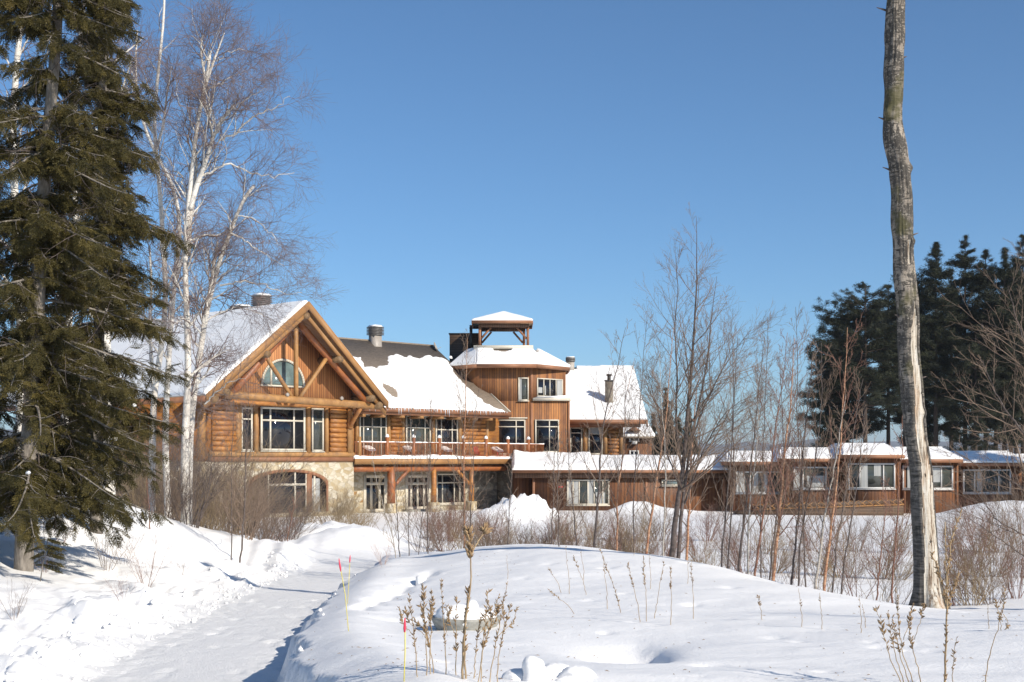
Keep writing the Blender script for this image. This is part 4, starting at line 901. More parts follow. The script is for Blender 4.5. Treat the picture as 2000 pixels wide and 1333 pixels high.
# ================================================================== trees, shrubs, stalks
def unit(a): return a/(np.linalg.norm(a, axis=-1, keepdims=True)+1e-9)
def grow(P, R, n, t0, t1, length, ang, K=5, up=.1, wander=.15, rr=.5, rmin=.003, taper=.25, tp=1.0, lenfall=.6, bias=None):
    """children branching off every path of P ; returns paths and radii"""
    N0, K0, _ = P.shape; m = N0*n
    par = np.repeat(np.arange(N0), n); t = t0+(t1-t0)*((np.tile(np.arange(n), N0)+RNG.random(m))/n)**tp
    f = t*(K0-1); i = np.minimum(f.astype(int), K0-2); w = (f-i)[:, None]
    p0 = P[par, i]*(1-w)+P[par, i+1]*w; r0 = R[par, i]*(1-w[:, 0])+R[par, i+1]*w[:, 0]
    tan = unit(P[par, i+1]-P[par, i]); rnd = RNG.normal(size=(m, 3))
    if bias is not None: rnd = rnd+np.array(bias)
    side = unit(rnd-(rnd*tan).sum(1, keepdims=True)*tan)
    a = np.radians(ang*(1+.35*(RNG.random(m)-.5)*2))[:, None]
    d = unit(tan*np.cos(a)+side*np.sin(a))
    plen = np.linalg.norm(np.diff(P, axis=1), axis=2).sum(1)[par]
    L = (length if not callable(length) else length(t, plen))*(1-lenfall*t)*(.6+.8*RNG.random(m))
    out = np.empty((m, K, 3)); out[:, 0] = p0; step = (L/(K-1))[:, None]
    for k in range(1, K):
        d = unit(d+np.array([0, 0, up])+wander*RNG.normal(size=(m, 3))); out[:, k] = out[:, k-1]+d*step
    ra = np.maximum(np.minimum(r0*rr, r0*.9), rmin)
    rad = ra[:, None]*np.linspace(1, taper, K)[None]; rad = np.maximum(rad, rmin*.6)
    return out, rad
def resamp(pts, rs, n):
    pts = np.array(pts, float); s = np.concatenate([[0], np.cumsum(np.linalg.norm(np.diff(pts, axis=0), axis=1))]); t = np.linspace(0, s[-1], n)
    rs = np.interp(np.linspace(0, 1, n), np.linspace(0, 1, len(rs)), rs)
    # smooth (Catmull-like) interpolation
    q = np.stack([np.interp(t, s, pts[:, k]) for k in range(3)], -1)
    for _ in range(2): q[1:-1] = (q[:-2]+2*q[1:-1]+q[2:])/4
    return q, rs
def stem(pix, Y, r0, r1, n=26, dy=0.0, ground=True, jit=.0):
    pts = [W(p[0], p[1], Y+(dy*i/len(pix))) for i, p in enumerate(pix)]
    if ground:
        g0 = gz(pts[0][0], pts[0][1]); pts[0] = np.array([pts[0][0], pts[0][1], min(pts[0][2], g0)-.15]); 
    q, r = resamp(pts, [r0, r1], n)
    if jit: q[1:-1] += RNG.normal(size=(n-2, 3))*jit
    return q, r
def rel(P, o): return P-np.array(o)
def tree_thing(name, label, cat, base, stems, crowns, tm, cm, group=None, sides=8, crown_name='crown', trunk_name='trunk'):
    t = thing(name, label, cat, tuple(base), group)
    g = Geo()
    for q, r in stems: g.tube(q-base, r, sides)
    obj(trunk_name, g, tm, t, smooth=True)
    if crowns:
        g = Geo()
        for P, R, s in crowns: g.tubes(P-base, R, s)
        obj(crown_name, g, cm, t)
    return t
def stack(st): return np.array([q for q, r in st]), np.array([r for q, r in st])

# ---------------- birches on the left
BY = 41.0
b1 = [stem([(362,985),(360,880),(366,780),(368,700),(364,600),(361,520),(365,430),(370,380),(378,300),(387,230),(397,182),(404,158),(411,100)], BY, .125, .04, 30),
      stem([(402,165),(395,120),(392,95),(396,68)], BY, .05, .02, 30, ground=False), stem([(400,172),(412,135),(425,100),(438,65)], BY, .05, .015, 30, ground=False),
      stem([(371,410),(385,360),(391,346),(405,306),(416,270),(427,243),(439,225),(457,207)], BY, .085, .035, 30, ground=False),
      stem([(416,270),(410,240),(404,215),(400,190)], BY, .05, .03, 30, ground=False), stem([(368,500),(372,420),(384,330),(382,290),(372,270)], BY+.3, .07, .03, 30, ground=False)]
b1l = [stem([(427,275),(460,262),(490,230),(520,218),(548,210),(566,188)], BY, .035, .008, 20, -1, False, .03), stem([(385,352),(420,330),(450,318),(480,334),(530,345),(575,338)], BY, .04, .008, 20, .5, False, .03),
       stem([(398,185),(425,165),(450,150),(478,138)], BY, .03, .006, 20, 1, False, .03), stem([(372,400),(350,340),(325,310),(300,290)], BY, .035, .008, 20, 1, False, .03),
       stem([(420,262),(450,215),(490,190),(520,170)], BY, .03, .006, 20, -1.5, False, .03), stem([(368,470),(400,460),(440,455),(470,440),(500,400)], BY, .03, .006, 20, 1.5, False, .03),
       stem([(412,125),(440,105),(465,95),(485,100)], BY, .02, .005, 20, .8, False, .03),stem([(378,320),(365,250),(350,200),(345,150)], BY, .03, .006, 20, .8, False, .03)]
b2 = [stem([(366,990),(370,860),(376,788),(387,716),(400,626),(416,554),(430,505),(436,490),(450,454),(468,405),(484,369),(497,362)], BY+.6, .135, .045, 30),
      stem([(400,610),(407,580),(418,517),(425,472)], BY+.6, .06, .03, 30, ground=False), stem([(384,740),(372,850),(378,830)], BY+.6, .04, .03, 30, ground=False)]
b2l = [stem([(430,558),(470,550),(520,558),(560,575),(590,572)], BY, .03, .006, 20, -1, False, .03), stem([(400,630),(440,605),(480,600),(530,625)], BY, .03, .006, 20, 1, False, .03),
       stem([(450,455),(480,470),(520,500),(555,520)], BY, .025, .006, 20, 1, False, .03), stem([(462,420),(500,430),(530,460),(548,480)], BY, .025, .006, 20, -1, False, .03), stem([(405,600),(380,540),(360,500)], BY, .025, .006, 20, 1, False, .03),
       stem([(400,790),(420,765),(450,745),(480,740)], BY, .025, .006, 20, -1, False, .02), stem([(392,650),(360,620),(330,640)], BY, .025, .006, 20, -1, False, .03)]
b3 = [stem([(296,985),(298,850),(300,765),(315,690),(322,620),(326,585),(320,500),(316,420),(310,350),(306,292),(296,252),(306,190),(308,148),(312,100),(320,58),(322,-60)], 43, .115, .03, 30),
      stem([(306,292),(320,240),(325,190),(335,130)], 43, .05, .015, 30, ground=False), stem([(300,260),(280,230),(262,180),(250,140)], 43, .05, .015, 30, ground=False), stem([(300,765),(292,640),(296,554),(292,480)], 43, .06, .03, 30, ground=False)]
b4 = [stem([(330,990),(322,860),(326,760),(333,650),(340,560),(350,480),(354,430),(345,380),(330,340),(300,300),(275,230),(262,150),(268,60)], 45, .115, .03, 30),
      stem([(340,560),(358,500),(372,440),(380,380)], 45, .06, .03, 30, ground=False)]
b5 = [stem([(214,985),(210,800),(208,700),(200,560),(192,470),(195,380),(203,260),(205,160),(198,60),(190,-80)], 38, .17, .07, 30)]
b6 = [stem([(40,970),(42,800),(42,620),(34,520),(30,400),(24,300),(28,180),(38,60),(60,-60)], 37, .16, .06, 30)]
b7 = [stem([(120,975),(128,800),(136,600),(150,420),(140,300),(150,160),(160,40),(172,-60)], 42, .12, .05, 30)]
def birch(label, sts, limbs, n1, base, rich=1.0, l1=1.8):
    P, R = stack(sts); C_ = []
    A1, r1 = grow(P, R, n1, .30, 1, lambda t, L: l1, 42, 8, .10, .13, .45, .007, .25, 1, .45)
    if limbs:
        Lp, Lr = stack(limbs); C_.append((Lp, Lr, 5)); B1, s1 = grow(Lp, Lr, 9, .12, 1, lambda t, L: 1.35, 40, 8, .03, .14, .6, .006, .25, 1, .4)
        A1 = np.concatenate([A1, B1]); r1 = np.concatenate([r1, s1])
    A2, r2 = grow(A1, r1, int(7*rich), .15, 1, lambda t, L: .95, 42, 6, -.01, .15, .6, .0045, .4, 1, .35)
    A3, r3 = grow(A2, r2, int(6*rich), .15, 1, lambda t, L: .52, 38, 4, -.05, .16, .7, .0029, .6, 1, .3)
    bw = [(A1, r1, 5)] + C_
    t = thing('birch_tree', label, 'tree', tuple(base), 'birches on the left bank')
    g = Geo()
    for q, r in sts: g.tube(q-base, r, 10)
    obj('trunk', g, 'birch_bark', t, smooth=True)
    g = Geo(); big = r1[:, 0] > .017
    g.tubes(A1[big]-base, r1[big], 5)
    for P_, R_, s in C_: g.tubes(P_-base, R_, 6)
    obj('branch', g, 'birch_bark', t, smooth=True)
    g = Geo(); g.tubes(A1[~big]-base, r1[~big], 4).tubes(A2-base, r2, 3).tubes(A3-base, r3, 3); obj('crown', g, 'twig_birch', t)
birch('tallest white birch in front of the lodge, upright forked trunk ending in broken white stubs', b1, b1l, 11, gp(362, BY), 1.15)
birch('white birch leaning right from the foot of the tallest one, broken off at its tip', b2, b2l, 13, gp(366, BY+.6), 1.2, 1.6)
birch('slender crooked birch just left of the tallest one, its top beyond the picture', b3, None, 17, gp(296, 43), .9)
birch('thin birch between the crooked one and the tallest one, leaning left higher up', b4, None, 15, gp(330, 45), .9)
birch('thick white birch trunk half hidden among the right hand spruce boughs', b5, None, 26, gp(214, 38), .9)
birch('white birch trunk glimpsed through the spruce at the left edge of the photo', b6, None, 16, gp(40, 37), .6)
birch('greyish birch trunk between the two spruces, seen through their boughs', b7, None, 20, gp(120, 42), .6)

# ---------------- spruces
def spray_template():
    """a flat twig spray along +x: thin needles as narrow triangles around a twig and its side twigs"""
    V = []; F_ = []; rg = np.random.default_rng(3)
    def needles(a, b, n, L, w):
        a = np.array(a); b = np.array(b); d = (b-a)/np.linalg.norm(b-a)
        for i in range(n):
            p = a+(b-a)*(i+.3)/n; s = unit(np.cross(d, rg.normal(size=3))); q = p+(d*.75+s*.8)*L*(.8+.5*rg.random()); x = unit(np.cross(q-p, rg.normal(size=3)))*w
            k = len(V); V.extend([p-x, p+x, q]); F_.append((k, k+1, k+2))
    needles((0,0,0), (1,0,0), 26, .085, .020)
    for i in range(5):
        for s in (-1, 1):
            x = .10+.16*i; L = .42*(1-.6*x); a = math.radians(46)
            needles((x, 0, 0), (x+L*math.cos(a), s*L*math.sin(a), -.10*L), int(5+15*L/.42), .075, .019)
    return np.array(V), np.array(F_)
SV, SF = spray_template()
def place(g, T, Ft, P, D, Up, S, tint):
    D = unit(D); B = unit(np.cross(Up, D)); U_ = np.cross(D, B)
    V = P[:, None]+S[:, None, None]*(T[None, :, 0:1]*D[:, None]+T[None, :, 1:2]*B[:, None]+T[None, :, 2:3]*U_[:, None])
    n = len(P); k = len(T); Fq = (Ft[None]+(np.arange(n)*k)[:, None, None]).reshape(-1, 3)
    g.add(V.reshape(-1, 3), Fq, np.repeat(tint, k))
def spruce(label, pix, Y, r0, r1, H, zlow, rad, nb, base, seed, spacing=.080, size=.44, extra=(), group='spruces on the left bank', bias=None):
    rg = np.random.default_rng(seed); q, r = stem(pix, Y, r0, r1, 40)
    zt = q[-1, 2]; z0 = base[2]
    t = thing('spruce_tree', label, 'tree', tuple(base), group)
    obj('trunk', Geo().tube(q-base, r, 14), 'spruce_bark', t, smooth=True)
    zz_ = zlow+(zt-.4-zlow)*np.sort(rg.random(nb)**1.08); K = 12; P = np.empty((nb, K, 3)); az = rg.random(nb)*2*PI
    if bias is not None: az = np.where(rg.random(nb) < .3, bias+rg.normal(size=nb)*.7, az)
    L = np.array([rad(z) for z in zz_])*(.22+.93*rg.random(nb)**.8)
    for a, z, l in extra:
        zz_ = np.append(zz_, z); az = np.append(az, a); L = np.append(L, l)
    nb = len(zz_); P = np.empty((nb, K, 3))
    for k in range(3): P[:, 0, k] = np.interp(zz_, q[:, 2], q[:, k])
    s = np.linspace(0, 1, K)
    hx = np.cos(az)[:, None]; hy = np.sin(az)[:, None]; curl = (rg.random(nb)-.5)[:, None]*.5
    P[:, :, 0] = P[:, :1, 0]+L[:, None]*s*(hx-hy*curl*s); P[:, :, 1] = P[:, :1, 1]+L[:, None]*s*(hy+hx*curl*s)
    dr = (.30+.28*rg.random(nb))[:, None]; P[:, :, 2] = P[:, :1, 2]+L[:, None]*(.12*s-dr*1.25*s**1.5+.30*dr*s**4)
    R = np.maximum(.008+.011*L[:, None]*(1-s), .004)
    gb = Geo(); gb.tubes(P-base, R, 5)
    # side boughlets hanging from every bough, then sprays on them
    n2 = 11; Q, R2 = grow(P, R, n2, .12, .98, lambda t, l: .26*l, 58, 5, -.12, .10, .5, .004, .4, 1, .62)
    gb.tubes(Q-base, R2, 3)
    g = Geo()
    for PP, sp, sz in ((P, spacing*1.1, size), (Q, spacing*1.25, size*.82)):
        l = np.linalg.norm(np.diff(PP, axis=1), axis=2).sum(1); cnt = np.maximum((l/sp).astype(int), 2); idx = np.repeat(np.arange(len(PP)), cnt)
        tt = .10+.90*rg.random(len(idx)); kk = PP.shape[1]; f = tt*(kk-1); i = np.minimum(f.astype(int), kk-2); w = (f-i)[:, None]
        pos = PP[idx, i]*(1-w)+PP[idx, i+1]*w; tan = unit(PP[idx, i+1]-PP[idx, i]); up = np.array([0, 0, 1.])
        sd = unit(np.cross(tan, up))*np.where(rg.random(len(idx)) < .5, 1, -1)[:, None]
        D = tan*(.5+.6*rg.random((len(idx), 1)))+sd*(.35+.6*rg.random((len(idx), 1)))-up*(.25+.95*rg.random((len(idx), 1)))
        place(g, SV, SF, pos-base, D, unit(up+.5*rg.normal(size=D.shape)), sz*(.6+.6*rg.random(len(idx)))*(1-.25*tt), np.clip(.25+.5*rg.random(len(idx))+.25*(rg.random(len(P)+len(Q))[idx]-.3), 0, 1))
    # top leader and bare dead twigs
    obj('branches', gb, 'spruce_bark', t)
    obj('crown', g, 'spruce_needles', t, att='tint')
    D1, dr1 = grow(P[:], R, 2, .05, .6, lambda t, l: .9, 60, 5, -.05, .2, .5, .005, .3, 1, .3); D2, dr2 = grow(D1, dr1, 3, .2, 1, lambda t, l: .35, 45, 4, 0, .2, .6, .003)
    gd = Geo().tubes(D1-base, dr1, 3).tubes(D2-base, dr2, 3); obj('dead_twigs', gd, 'dark_bark', t)
    return t
bA = gp(45, 27.0)
radA = lambda z: np.interp(z, [2.2, 3.2, 6, 9, 13, 18], [1.3, 2.45, 2.35, 1.9, 1.5, .5])
spruce('tall green spruce with its thick grey trunk rising from the snow bank at far left', [(45,1130),(50,1000),(58,860),(70,650),(83,405),(95,250),(112,60),(120,-250),(122,-500)], 27.0, .19, .05, 17, 3.35, radA, 270, bA, 5,
       extra=((.1, 4.6, 2.3), (-.3, 3.9, 2.1), (.5, 3.6, 1.8), (-.8, 3.5, 1.5), (-.2, 5.8, 2.2), (3.0, 3.5, 1.4)))
bB = gp(195, 31.0)
radB = lambda z: np.interp(z, [4, 5.5, 8, 10, 13, 18], [1.5, 1.75, 1.6, 1.3, .85, .25])
spruce('tall dark spruce between the big grey trunked spruce and the birches, long bough reaching right', [(188,1000),(190,800),(194,600),(197,400),(200,200),(203,0),(206,-300),(208,-450)], 31.0, .15, .04, 18, 4.2, radB, 245, bB, 9,
       extra=((-.15, 9.6, 2.0), (.05, 9.4, 1.9), (-.1, 6.4, 1.9), (.2, 5.2, 1.6), (-.3, 7.4, 1.6), (0, 12.2, 1.25)))
bC = gp(-75, 33.0)
spruce('dark spruce reaching in from beyond the left edge of the photo', [(-80,960),(-78,600),(-74,200),(-70,-200),(-68,-450)], 33.0, .16, .05, 17, 4.0, lambda z: np.interp(z, [4, 8, 13, 18], [2.0, 1.7, 1.3, .5]), 130, bC, 12)
# little spruce seedling beside the trunk
sb = gp(78, 25.5); rg = np.random.default_rng(2)
t = thing('spruce_seedling', 'small snow-bent spruce twig with brown tip right of the big spruce trunk', 'seedling', tuple(sb))
g = Geo(); st_ = np.array([(0,0,-.05), (.05,0,.3), (.12,0,.6), (.16,.02,.85)]); g.tube(st_, [.012,.01,.008,.004], 5); obj('stem', g, 'spruce_bark', t)
g = Geo(); n = 26; pos = np.array([st_[min(3, int(k))] for k in rg.random(n)*4]); pos[:, 2] = .25+.6*rg.random(n); pos[:, 0] = .03+.13*pos[:, 2]
D = np.stack([np.where(rg.random(n) < .65, 1, -.8)*(.6+.5*rg.random(n)), rg.normal(size=n)*.4, -.15-.2*rg.random(n)], -1)
place(g, SV, SF, pos, D, np.tile([0, .3, 1.], (n, 1)), .22+.22*rg.random(n), .3+.4*rg.random(n)); obj('needles', g, 'spruce_needles', t, att='tint')
# clumps of snow still caught on the boughs
for i, (px, py, Y) in enumerate([(215,857,29.0),(225,858,29.0),(55,924,25.4),(262,792,29.6),(266,1,27),(218,785,29.2)][:4]):
    c = W(px, py, Y); r = .04+.02*random.random(); g = Geo(); th = np.linspace(0, 2*PI, 9)[:-1]
    V = [(0,0,-r*.8)]+[(r*1.15*math.cos(a), r*math.sin(a), -r*.1+.02*math.sin(3*a+i)) for a in th]+[(r*.8*math.cos(a), r*.7*math.sin(a), r*.6+.01*math.cos(2*a+i)) for a in th]+[(0,0,r*.85)]
    g.add(V, [(0, 1+(k+1) % 8, 1+k) for k in range(8)]+[(1+k, 1+(k+1) % 8, 9+(k+1) % 8, 9+k) for k in range(8)]+[(9+k, 9+(k+1) % 8, 17) for k in range(8)])
    o = obj('snow_clump', g, 'snow', None, tuple(c), smooth=True)
    tag(o, ['larger snow clump caught on the right spruce bough, level with the window', 'small snow clump just right of the larger one on the same spruce bough', 'snow clump caught low on the boughs in front of the thick spruce trunk', 'highest snow clump, on the right hand boughs of the dark spruce'][i], 'snow clump', 'snow clumps caught on spruce boughs')

# ---------------- big snag on the right
def snag():
    px_ = [(1751,-260,36),(1752,-120,37),(1751,0,37),(1750,70,41),(1748,100,37),(1745,140,41),(1746,180,37),(1741,240,38),(1744,278,46),(1757,325,42),(1763,375,40),(1762,430,45),(1765,470,40),(1768,560,44),(1775,680,43),(1785,800,46),(1795,900,45),(1803,1000,49),(1809,1090,52),(1814,1150,58),(1817,1186,66),(1818,1215,84)]
    Y = 20.5; px_ = px_[::-1]
    C_ = np.array([W(a, b, Y) for a, b, c in px_]); R_ = np.array([c*.465*Y/F for a, b, c in px_])
    n = 420; m = 72; t = np.linspace(0, 1, n); u = np.linspace(0, 1, len(px_)); zs = np.interp(t, u, C_[:, 2]); o = np.argsort(C_[:, 2])
    zs = np.linspace(C_[:, 2].min(), C_[:, 2].max(), n); cx = np.interp(zs, C_[o, 2], C_[o, 0]); rad = np.interp(zs, C_[o, 2], R_[o]); 
    k = np.ones(7)/7; cx += .012*np.sin(zs*2.3)+.008*np.sin(zs*5.1+1); cx[3:-3] = np.convolve(cx, k, 'valid'); rad[3:-3] = np.convolve(rad, k, 'valid')
    base = np.array([C_[0, 0], Y, gz(C_[0, 0], Y)])
    th = np.linspace(0, 2*PI, m, endpoint=False); TH, ZZ = np.meshgrid(th, zs)          # th 0 = towards the camera (-y), growing to the right
    wr = (TH+PI) % (2*PI)-PI
    py = HY-(ZZ-CH)*F/Y
    lo = np.interp(py, [430, 590, 640, 760, 900, 1000, 1190], [.5, .42, .12, -.12, -.22, -.48, -.45])+.35*fbm(ZZ*1.4, TH*0+3, 4, 3)*1.2
    hi = np.interp(py, [430, 590, 640, 760, 900, 1000, 1190], [.45, .5, .72, .95, 1.0, 1.15, 1.0])+.30*fbm(ZZ*1.7, TH*0+9, 4, 5)*1.2
    bare = ((wr > lo) & (wr < hi) & (py > 590)).astype(float); small = ((np.abs(wr-.35) < .14) & (py > 470) & (py < 520)).astype(float)
    bare = np.maximum(bare, small); kb = bare.copy()
    kb[1:-1] = (kb[:-2]+2*kb[1:-1]+kb[2:])/4; kb = (np.roll(kb,1,1)+2*kb+np.roll(kb,-1,1))/4
    ca = np.cos(TH)*3; sa = np.sin(TH)*3
    d = .03*fbm(TH*7, ZZ*1.5, 4, 15)*(1-kb)+.022*fbm(ca*2.5+ZZ*.6, sa*2.5+ZZ*.9, 4, 7)+.03*fbm(ca*2+5, ZZ*2.2, 4, 2)-.030*kb+.02*kb*fbm(TH*9, ZZ*.8, 4, 11)
    knots = 0
    for kz, kt, amp in ((7.2, .8, .05), (9.1, -.9, .05), (8.3, 1.5, .04), (9.9, .2, .03), (6.3, -.6, .03), (4.7, .9, .03)): knots = knots+amp*np.exp(-((ZZ-kz)/.06)**2-((wr-kt)/.45)**2)
    rr_ = rad[:, None]+d+knots+.05*sstep(-ZZ, -2.2, -1.75)*(1+.8*np.sin(TH*4+1))
    V = np.stack([cx[:, None]+rr_*np.sin(TH), Y-rr_*np.cos(TH), ZZ], -1)-base
    idx = np.arange(n*m).reshape(n, m); a = idx[:-1]; b = np.roll(a, -1, 1); c = idx[1:]; d_ = np.roll(c, -1, 1)
    g = Geo().add(V.reshape(-1, 3), np.stack([a, b, d_, c], -1).reshape(-1, 4), bare.ravel())
    g.f.append(idx[-1:, :].copy())
    t = thing('dead_tree', 'tall dead birch snag at right, bark peeled to bare wood along its lower side', 'tree', tuple(base))
    obj('trunk', g, 'snag_bark', t, att='bare')
    g = Geo(); rg = np.random.default_rng(8)
    for i in range(0):  # curled flakes of loose bark along the crack
        z = 2.2+6.5*rg.random()**1.2; r = np.interp(z, zs, rad); x = np.interp(z, zs, cx); a = np.interp(HY-(z-CH)*F/Y, [430, 600, 900, 1190], [.5, .0, -.05, -.3] if i % 2 else [.6, .8, 1.0, 1.05])+.1*rg.normal()
        p = np.array([x+r*math.sin(a), Y-r*math.cos(a), z])-base; o = np.array([math.sin(a), -math.cos(a), 0]); s = np.array([math.cos(a), math.sin(a), 0]); h = .04+.14*rg.random(); w = .012+.02*rg.random()
        k = -1 if i % 2 else 1
        g.hull8([p-s*w, p+s*w, p+s*w+o*.02, p-s*w+o*.025], [p-s*w+[0,0,h], p+s*w*.6+[0,0,h], p+s*w+o*.035*k+[0,0,h*.8], p-s*w+o*.03+[0,0,h*.9]])
    g = Geo()
    for z, a, l in ((11.55, 1.9, .12), (10.6, -1.7, .16), (7.3, 1.7, .12), (6.1, -1.3, .1), (12.3, 1.2, .14), (5.2, 1.4, .09), (9.0, -1.6, .1), (8.25, -1.5, .14), (9.9, 1.5, .07)):
        r = np.interp(z, zs, rad); x = np.interp(z, zs, cx); p = np.array([x+r*.8*math.sin(a), Y-r*.8*math.cos(a), z])-base; q = p+np.array([math.sin(a), -math.cos(a), .35])*l; g.tube([p, q], [.02, .006], 6)
    obj('branch_stub', g, 'dark_bark', t)
snag()

# ---------------- pines beyond the pavilion
def tuft_template(n=60, flat=.45, seed=1):
    rg = np.random.default_rng(seed); V = []; F_ = []
    for i in range(n):
        c = rg.normal(size=3)*np.array([.36, .28, .20]); d = unit(rg.normal(size=3)*np.array([1,1,.6])+np.array([.3,0,.55])); s = unit(np.cross(d, rg.normal(size=3)))*.032; L = .30+.26*rg.random()
        k = len(V); V += [c-s, c+s, c+d*L]; F_.append((k, k+1, k+2))
    return np.array(V), np.array(F_)
TV_, TF_ = tuft_template()
def pine(label, px, top, hw, Y, low, seed, lean=0, dens=1.0, broad=False, name='pine_tree', group='pines behind the stepped pavilion', conic=False):
    rg = np.random.default_rng(seed); x = (px-CX)/F*Y; zt = CH+(HY-top)/F*Y; R_ = hw/F*Y; base = np.array([x, Y, gz(x, Y)])
    pts = np.array([(x, Y, base[2]-.3), (x+lean*.4, Y, zt*.5), (x+lean, Y, zt)]); q, r = resamp(pts, [.32 if not conic else .2, .04], 16)
    t = thing(name, label, 'tree', tuple(base), group); obj('trunk', Geo().tube(q-base, r, 8), 'pine_bark', t, smooth=True)
    zl = CH+(HY-low)/F*Y; nb = int((zt-zl)*8.5*dens*(1.6 if conic else 1)); u = np.sort(rg.random(nb)); z = zl+(zt-zl)*u
    if conic: prof = 1-u*.97
    elif broad: prof = np.interp(u, [0, .2, .5, .75, .92, 1], [.85, 1, .98, .80, .45, .05])
    else: prof = np.interp(u, [0, .25, .5, .75, .9, 1], [.55, .95, 1, .62, .30, .03])
    L = R_*prof*(.25+.9*rg.random(nb)); az = rg.random(nb)*2*PI; K = 6; s = np.linspace(0, 1, K)
    P = np.empty((nb, K, 3)); sl = (.25 if not conic else -.25)*(rg.random(nb)*.9+.2)-(0 if conic else .22*(1-u)-.35*(rg.random(nb)-.4))
    P[:, :, 0] = np.interp(z, q[:, 2], q[:, 0])[:, None]+L[:, None]*s*np.cos(az)[:, None]; P[:, :, 1] = Y+L[:, None]*s*np.sin(az)[:, None]
    P[:, :, 2] = z[:, None]+L[:, None]*(sl[:, None]*s+.10*s**2)
    R = .02+.028*L[:, None]/3*(1-s)+0*s; obj('branches', Geo().tubes(P-base, R, 4), 'pine_bark', t)
    Q, R2 = grow(P, R, 4, .35, 1, lambda t_, l: .38*l, 45, 4, .06, .1, .5, .015)
    g = Geo()
    for PP, sp, t0 in ((P, .30, .25), (Q, .29, .1)):
        l = np.linalg.norm(np.diff(PP, axis=1), axis=2).sum(1); cnt = np.maximum((l*(1-t0)/sp).astype(int), 1); idx = np.repeat(np.arange(len(PP)), cnt); tt = t0+(1-t0)*rg.random(len(idx))
        kk = PP.shape[1]; f = tt*(kk-1); i = np.minimum(f.astype(int), kk-2); w = (f-i)[:, None]; pos = PP[idx, i]*(1-w)+PP[idx, i+1]*w; pos[:, 2] += .12
        D = unit(PP[idx, i+1]-PP[idx, i])+.3*rg.normal(size=(len(idx), 3)); place(g, TV_, TF_, pos-base, D, np.tile([0., 0, 1], (len(idx), 1)), (.74 if not conic else .6)*(.55+.75*rg.random(len(idx)))*np.where(pos[:, 2] > zt-2.2, .55, 1), np.clip(rg.random(len(idx))*.9, 0, 1))
    obj('crown', g, 'pine_needles', t, att='tint'); return t
pine('broad round topped pine at the left end of the pine grove', 1690, 556, 112, 150, 800, 1, broad=True, dens=1.15)
pine('low drooping pine filling the left foot of the grove below the round topped one', 1640, 640, 72, 156, 860, 2, broad=True)
pine('pine hidden mostly by the dead birch trunk, its thin top branches showing left of it', 1768, 505, 62, 158, 780, 3)
pine('slim pointed pine first to the right of the dead birch trunk', 1828, 474, 50, 150, 800, 4, dens=1.1)
pine('tallest open crowned pine, second to the right of the dead birch trunk', 1885, 465, 62, 154, 760, 5, dens=1.0)
pine('dense pine with a blunt top, third to the right of the dead birch trunk', 1925, 492, 58, 160, 800, 6, dens=1.1)
pine('dark pine fourth to the right of the dead birch trunk', 1962, 488, 55, 150, 780, 7)
pine('pine cut by the right edge of the photo', 1998, 462, 62, 157, 770, 8)
pine('dark pine behind the gap between the broad pine and the dead birch', 1735, 560, 66, 165, 840, 9, broad=True)
pine('shaded pine low behind the right end of the pavilion', 1945, 600, 90, 170, 860, 10, broad=True)
pine('pine filling the gap low between the dead birch and the slim pointed pine', 1800, 600, 60, 168, 880, 12, broad=True)
pine('thick low pine in front of the second and third pines right of the dead birch', 1905, 640, 75, 148, 885, 13, broad=True)
pine('narrow dark pine between the slim pointed pine and the tallest one', 1858, 530, 42, 166, 860, 14)
pine('narrow ragged pine just left of the photo right edge', 1985, 520, 48, 166, 870, 15)
pine('small ragged pine below the left side of the round topped pine', 1620, 700, 45, 152, 885, 16, broad=True)
pine('full crowned pine between the dead birch and the slim pointed pine, set well back', 1800, 540, 52, 172, 830, 17)
pine('bushy pine filling the right corner behind the last bay', 1975, 560, 70, 150, 870, 18, broad=True)
pine('rounded dark pine behind the left shoulder of the round topped pine', 1655, 590, 60, 168, 860, 19, broad=True)
pine('pine just past the right edge leaning into the grove', 2050, 480, 75, 152, 800, 11)
for i, (px, tp, hw, Y, lb) in enumerate([(1300,762,26,140,'taller dark spruce just right of the lodge roof end'), (1345,800,24,146,'shorter dark spruce right of the taller one beyond the lodge'), (1276,812,18,150,'small dark spruce squeezed between the cabin and the taller spruce'), (1325,820,22,138,'bushy low spruce in front of the two distant spruces')]):
    pine(lb, px, tp, hw, Y, 905, 20+i, dens=1.3, name='spruce_tree', group='distant spruces beyond the cabin', conic=True)

for i, (x, y, h, lb) in enumerate([(45, 102, 19, 'tall spruce beyond the right side of the photo shading the last bay'), (50, 99, 22, 'tallest spruce farther right of the pavilion end'), (44.5, 88, 8.5, 'small spruce right of the pavilion, in front of the tall ones')]):
    px_ = CX+F*x/y; pine(lb, px_, HY-(h-CH)*F/y, .17*h*F/y, y, HY+70, 40+i, name='spruce_tree', group='spruces right of the pavilion', conic=True, dens=.8)
